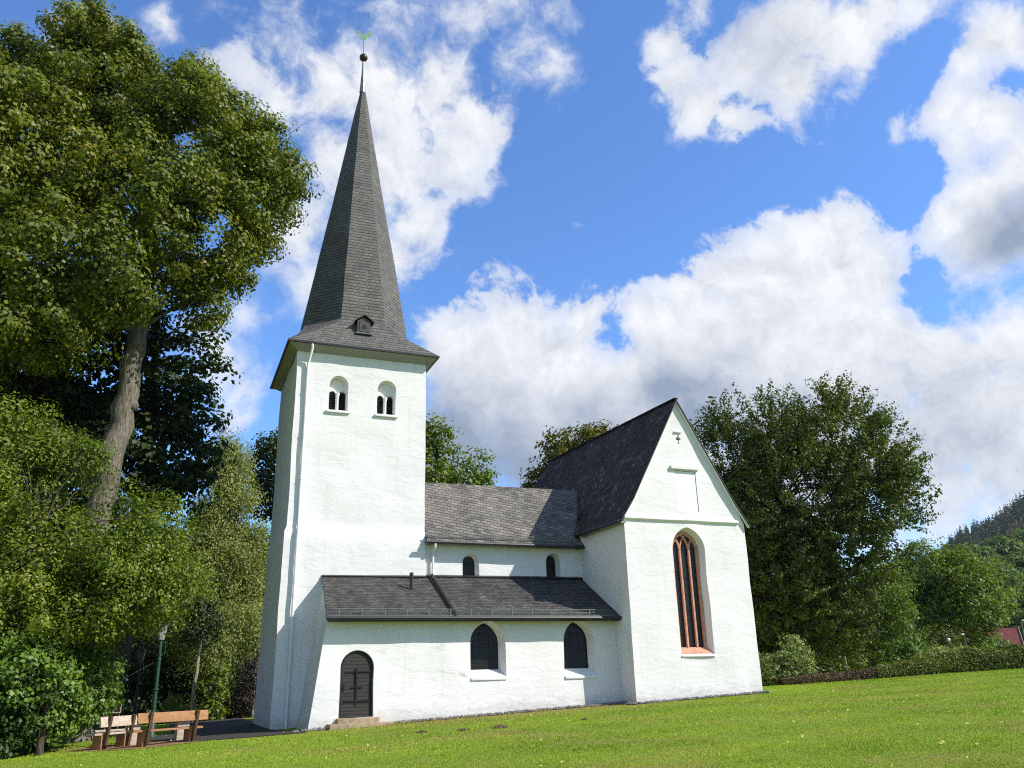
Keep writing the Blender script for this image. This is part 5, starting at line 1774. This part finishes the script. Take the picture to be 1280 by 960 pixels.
# ------------------------------------------------------------------ village beyond the hedge
def gable_house(name, label, cat, px, D, w, l, ze, zr, rot, wall, roof, windows=(), over=.4):
    """ridge along local x; w = depth, l = length"""
    p = gp(px, D)
    o = empty(name, p, label, cat)
    X = Matrix.Translation((p.x, p.y, 0)) @ Matrix.Rotation(rot, 4, 'Z')
    g = p.z-1
    mb = MB()
    for x in (-l/2, l/2):
        mb.face([X @ Vector(q) for q in ((x, -w/2, g), (x, w/2, g), (x, w/2, ze), (x, 0, zr-.1), (x, -w/2, ze))])
    for y in (-w/2, w/2):
        mb.face([X @ Vector(q) for q in ((-l/2, y, g), (l/2, y, g), (l/2, y, ze), (-l/2, y, ze))])
    mb.build('wall', wall, o)
    mb = MB()
    sl = (zr-ze)/(w/2)
    for s_ in (-1, 1):
        a = [(-l/2-over, s_*(w/2+over), ze-sl*over), (l/2+over, s_*(w/2+over), ze-sl*over), (l/2+over, 0, zr), (-l/2-over, 0, zr)]
        if s_ > 0:
            a = [a[1], a[0], a[3], a[2]]
        slab(mb, *[X @ Vector(q) for q in a], .12)
    mb.build('roof', roof, o)
    for x in (-l/2-over-.03, l/2+over+.03):
        mb = MB()
        for s_ in (-1, 1):
            mb.sweep([X @ Vector((x, s_*(w/2+over), ze-sl*over-.02)), X @ Vector((x, 0, zr-.02))], X.to_3x3() @ Vector((1, 0, 0)), .03, .12)
        mb.build('barge_board', M['wood_pale'], o)
    for (side, a, z, ww, hh) in windows:
        mb = MB()
        if side == 'front':
            mb.box(a-ww/2, a+ww/2, -w/2-.04, -w/2+.03, z, z+hh, X)
        else:
            mb.box(l/2-.03, l/2+.04, a-ww/2, a+ww/2, z, z+hh, X)
        wn = mb.build('window', M['white_paint'], o)
        mb = MB()
        if side == 'front':
            mb.box(a-ww/2+.1, a+ww/2-.1, -w/2-.05, -w/2, z+.1, z+hh-.1, X)
        else:
            mb.box(l/2, l/2+.05, a-ww/2+.1, a+ww/2-.1, z+.1, z+hh-.1, X)
        mb.build('pane', M['glass'], wn)
    return o


if 'far' not in SKIP:
    D = 118.0
    zr = at(1262, 784.5, D)[2]; ze = at(1258, 812, D)[2]
    gable_house('red_barn', 'barn with steep dark red tiled roof behind the hedge', 'barn', 1250, D+1.0, 4.2, 5.6, ze, zr, -YAW-.42, M['wood_dark'], M['red_tile'], [('end', 0, ze-1.2, .9, .9)])
    D = 122.0
    zr = at(1224, 752, D)[2]; ze = at(1224, 778, D)[2]
    gable_house('white_house', 'white gabled house glimpsed through the round maple', 'house', 1223, D, 7.0, 3.0, ze, zr, -YAW-.42+PI/2, M['house_white'], M['slate_dark'], [('front', 0, ze-1.9, .9, 1.2)], .15)
    D = 96.0
    p = gp(1130, D)
    o = empty('flat_roofed_building', p, 'low pale green flat-roofed building behind the garden bushes', 'building')
    X = Matrix.Translation((p.x, p.y, 0)) @ Matrix.Rotation(-YAW-.3, 4, 'Z')
    z1 = at(1130, 797, D)[2]; z2 = at(1130, 791, D)[2]
    mb = MB(); mb.box(-2.6, 2.6, -2, 2, p.z-1, z1, X); mb.build('wall', M['house_green'], o)
    mb = MB(); mb.box(-3.2, 2.9, -2.4, 2.4, z1+.003, z2, X); mb.build('roof', M['black_metal'], o)
    mb = MB(); mb.box(1.0, 2.4, -1.2, .6, z2, z2+.28, X); mb.build('roof_light', M['house_white'], o)
    mb = MB(); mb.box(1.9, 2.1, -.4, -.2, z2+.283, z2+.8, X); mb.build('vent', M['house_white'], o)
    for xx in (-1.6, .4):
        mb = MB(); mb.box(xx-.5, xx+.5, -2.05, -1.98, z1-1.5, z1-.3, X); w_ = mb.build('window', M['white_paint'], o)
        mb = MB(); mb.box(xx-.42, xx+.42, -2.06, -2.0, z1-1.42, z1-.38, X); mb.build('pane', M['glass'], w_)
    # globe lamp and street lamps
    D = 78.0
    p = gp(1197, D); zt = at(1194, 799.5, D)[2]
    o = empty('globe_lamp', p, 'slim lamp with white globe in front of the round maple', 'lamp')
    mb = MB(); mb.tube([(p.x, p.y, p.z-.2), (p.x, p.y, zt-.1)], [.05, .035], 8); mb.build('post', M['green_paint'], o, smooth=True)
    mb = MB(); mb.lathe([(.02, -.15), (.11, -.11), (.15, 0), (.11, .11), (.02, .15)], (p.x, p.y, zt), 14); mb.build('globe', M['lamp_glass'], o, smooth=True, angle=80)

    def street_lamp(label, px, D, py, arm):
        q_ = at(px, py, D); p = Vector((q_[0], q_[1], hz(q_[0], q_[1]))); zt = q_[2]
        o = empty('street_lamp', p, label, 'street lamp')
        mb = MB(); mb.tube([(p.x, p.y, p.z-.2), (p.x, p.y, zt-.2), (p.x+arm*.3, p.y, zt)], [.07, .05, .04], 8); mb.build('post', M['zinc'], o, smooth=True)
        mb = MB(); mb.box(min(arm*.25, arm), max(arm*.25, arm), -.12, .12, zt-.03, zt+.07, Matrix.Translation((p.x, p.y, 0))); mb.build('lamp_head', M['lamp_glass'], o, bevel=.03)
    street_lamp('short street lamp beside the globe lamp', 1205, 82, 793, -.35)
    street_lamp('tall street lamp right of the red-roofed barn', 1276, 96, 775.5, .55)

    # hill with forest far right
    A = np.radians(np.linspace(36, 84, 97))
    dd = np.linspace(150, 1500, 46)
    def hill_z(az, d):
        a = np.degrees(az)
        ridge = np.interp(a, [36, 42, 46, 49, 51.3, 54, 58, 66, 84], [0, .045, .082, .107, .129, .150, .172, .19, .14])*1000+np.sin(a*1.9)*3
        t = np.clip((d-200)/800, 0, 1)
        up = ridge*(t**1.15)
        return -3.6+np.where(d > 1000, ridge*(1-.4*(d-1000)/500), up)
    AA, DD = np.meshgrid(A, dd)
    V = np.stack([CAM[0]+DD*np.sin(AA), CAM[1]+DD*np.cos(AA), hill_z(AA, DD)], -1).reshape(-1, 3)
    n = len(A)
    F = np.array([(i*n+j, i*n+j+1, (i+1)*n+j+1, (i+1)*n+j) for i in range(len(dd)-1) for j in range(n-1)])
    hill = mesh_np('hill', V, F[:, ::-1], M['hill']); tag(hill, kind='structure'); hill.data.shade_smooth()
    # conifers in one mass on the hill
    rng = np.random.default_rng(5)
    cv, ct = [], []
    nt_ = 3600
    az = np.radians(rng.uniform(44, 66, nt_)); d = rng.uniform(560, 1020, nt_)
    k = rng.uniform(size=nt_) < .12
    d[k] = rng.uniform(985, 1012, k.sum())
    zz = hill_z(az, d)
    x = CAM[0]+d*np.sin(az); y = CAM[1]+d*np.cos(az)
    hgts = rng.uniform(9, 19, nt_)
    brown = (sn(np.stack([x, y, zz], 1), 4, .008) > .55) & (rng.uniform(size=nt_) < .8)
    m_ = 34
    for i in range(nt_):
        t = np.sort(rng.uniform(.08, 1, m_))
        r = (1-t)*hgts[i]*.23+.25
        a = rng.uniform(0, 2*PI, m_)
        c = np.stack([x[i]+r*np.cos(a)*.6, y[i]+r*np.sin(a)*.6, zz[i]+t*hgts[i]], 1)
        dr = np.stack([np.cos(a), np.sin(a), np.full(m_, -.55)], 1)
        sd = np.stack([-np.sin(a), np.cos(a), np.zeros(m_)], 1)
        s_ = (r*.9+.3)[:, None]
        cv.append(np.stack([c-dr*s_*.6, c+sd*s_*.55, c+dr*s_*.8, c-sd*s_*.55], 1))
        ct.append(np.full(m_, 1.0 if brown[i] else rng.uniform(0, .7))+rng.normal(size=m_)*.05)
    cv = np.concatenate(cv).reshape(-1, 3)
    o = mesh_np('conifer_forest', cv, np.arange(len(cv)).reshape(-1, 4), M['needle'], None, np.clip(np.concatenate(ct), 0, 1))
    tag(o, kind='stuff')
    # broadleaf trees at the foot of the hill, each its own thing
    proto = None
    WT = [(1182, 690, 300, 8.0), (1215, 684, 330, 8.5), (1200, 705, 260, 6.5), (1250, 672, 380, 10), (1238, 700, 280, 8.5), (1275, 664, 420, 11), (1275, 690, 300, 9), (1262, 718, 240, 7.5), (1240, 735, 225, 7.5), (1290, 730, 230, 8), (1215, 730, 240, 7), (1190, 735, 235, 7),
          (1165, 712, 260, 7), (1320, 690, 300, 10), (1350, 720, 250, 10), (1300, 650, 450, 12), (1282, 762, 190, 6), (1255, 765, 200, 6), (1140, 730, 250, 8), (1220, 765, 205, 6)]
    for i, (px, py, D, R_) in enumerate(WT):
        top = at(px, py, D)
        g = float(hill_z(np.arctan2(top[0]-CAM[0], top[1]-CAM[1]), D)) if D > 200 else hz(top[0], top[1])
        H = max(top[2]-g, R_*1.6)
        if proto is None:
            proto = tree('woodland_tree', '', Vector((0, 0, 0)), [(0, 0, -.5, .5), (0, 0, 5, .4), (0, 0, 10, .2)], [(0, 0, 10, 5.6, 5.6, 4.2), (2.5, 1.5, 8, 3.8, 4, 3.6), (-2.5, -1, 8, 4, 4, 3.6), (0, -2, 6, 4.5, 4, 3.5), (0.5, 0, 12, 3.6, 3.6, 2.6)],
                         M['leaf_wood'], M['bark_dark'], 200, 640, 22, 1.25, .55, .75, nl=14, gap=-.6)
            o = proto
        else:
            o = copy_tree(proto, (0, 0, 0))
        s_ = H/14.4
        o.location = (top[0], top[1], top[2]-H)
        o.rotation_euler = (0, 0, i*1.37)
        q = max(R_/6.2, s_*.8)
        o.scale = (q, q, s_)
        tag(o, 'broadleaf tree in the woodland at the foot of the conifer hill', 'tree', 'broadleaf trees at the foot of the hill')

    # the air: a thin even haze round the whole scene
    mt, t, out = new_mat('haze_air')
    pv = nd(t, 'ShaderNodeVolumePrincipled')
    pv.inputs['Color'].default_value = (0.80, 0.88, 1.0, 1)
    pv.inputs['Density'].default_value = 0.00006
    pv.inputs['Anisotropy'].default_value = 0.3
    t.links.new(pv.outputs[0], out.inputs['Volume'])
    mb = MB(); mb.box(CAM[0]-1950, CAM[0]+1950, CAM[1]-1950, CAM[1]+1950, -9, 260)
    tag(mb.build('haze', mt), kind='stuff')
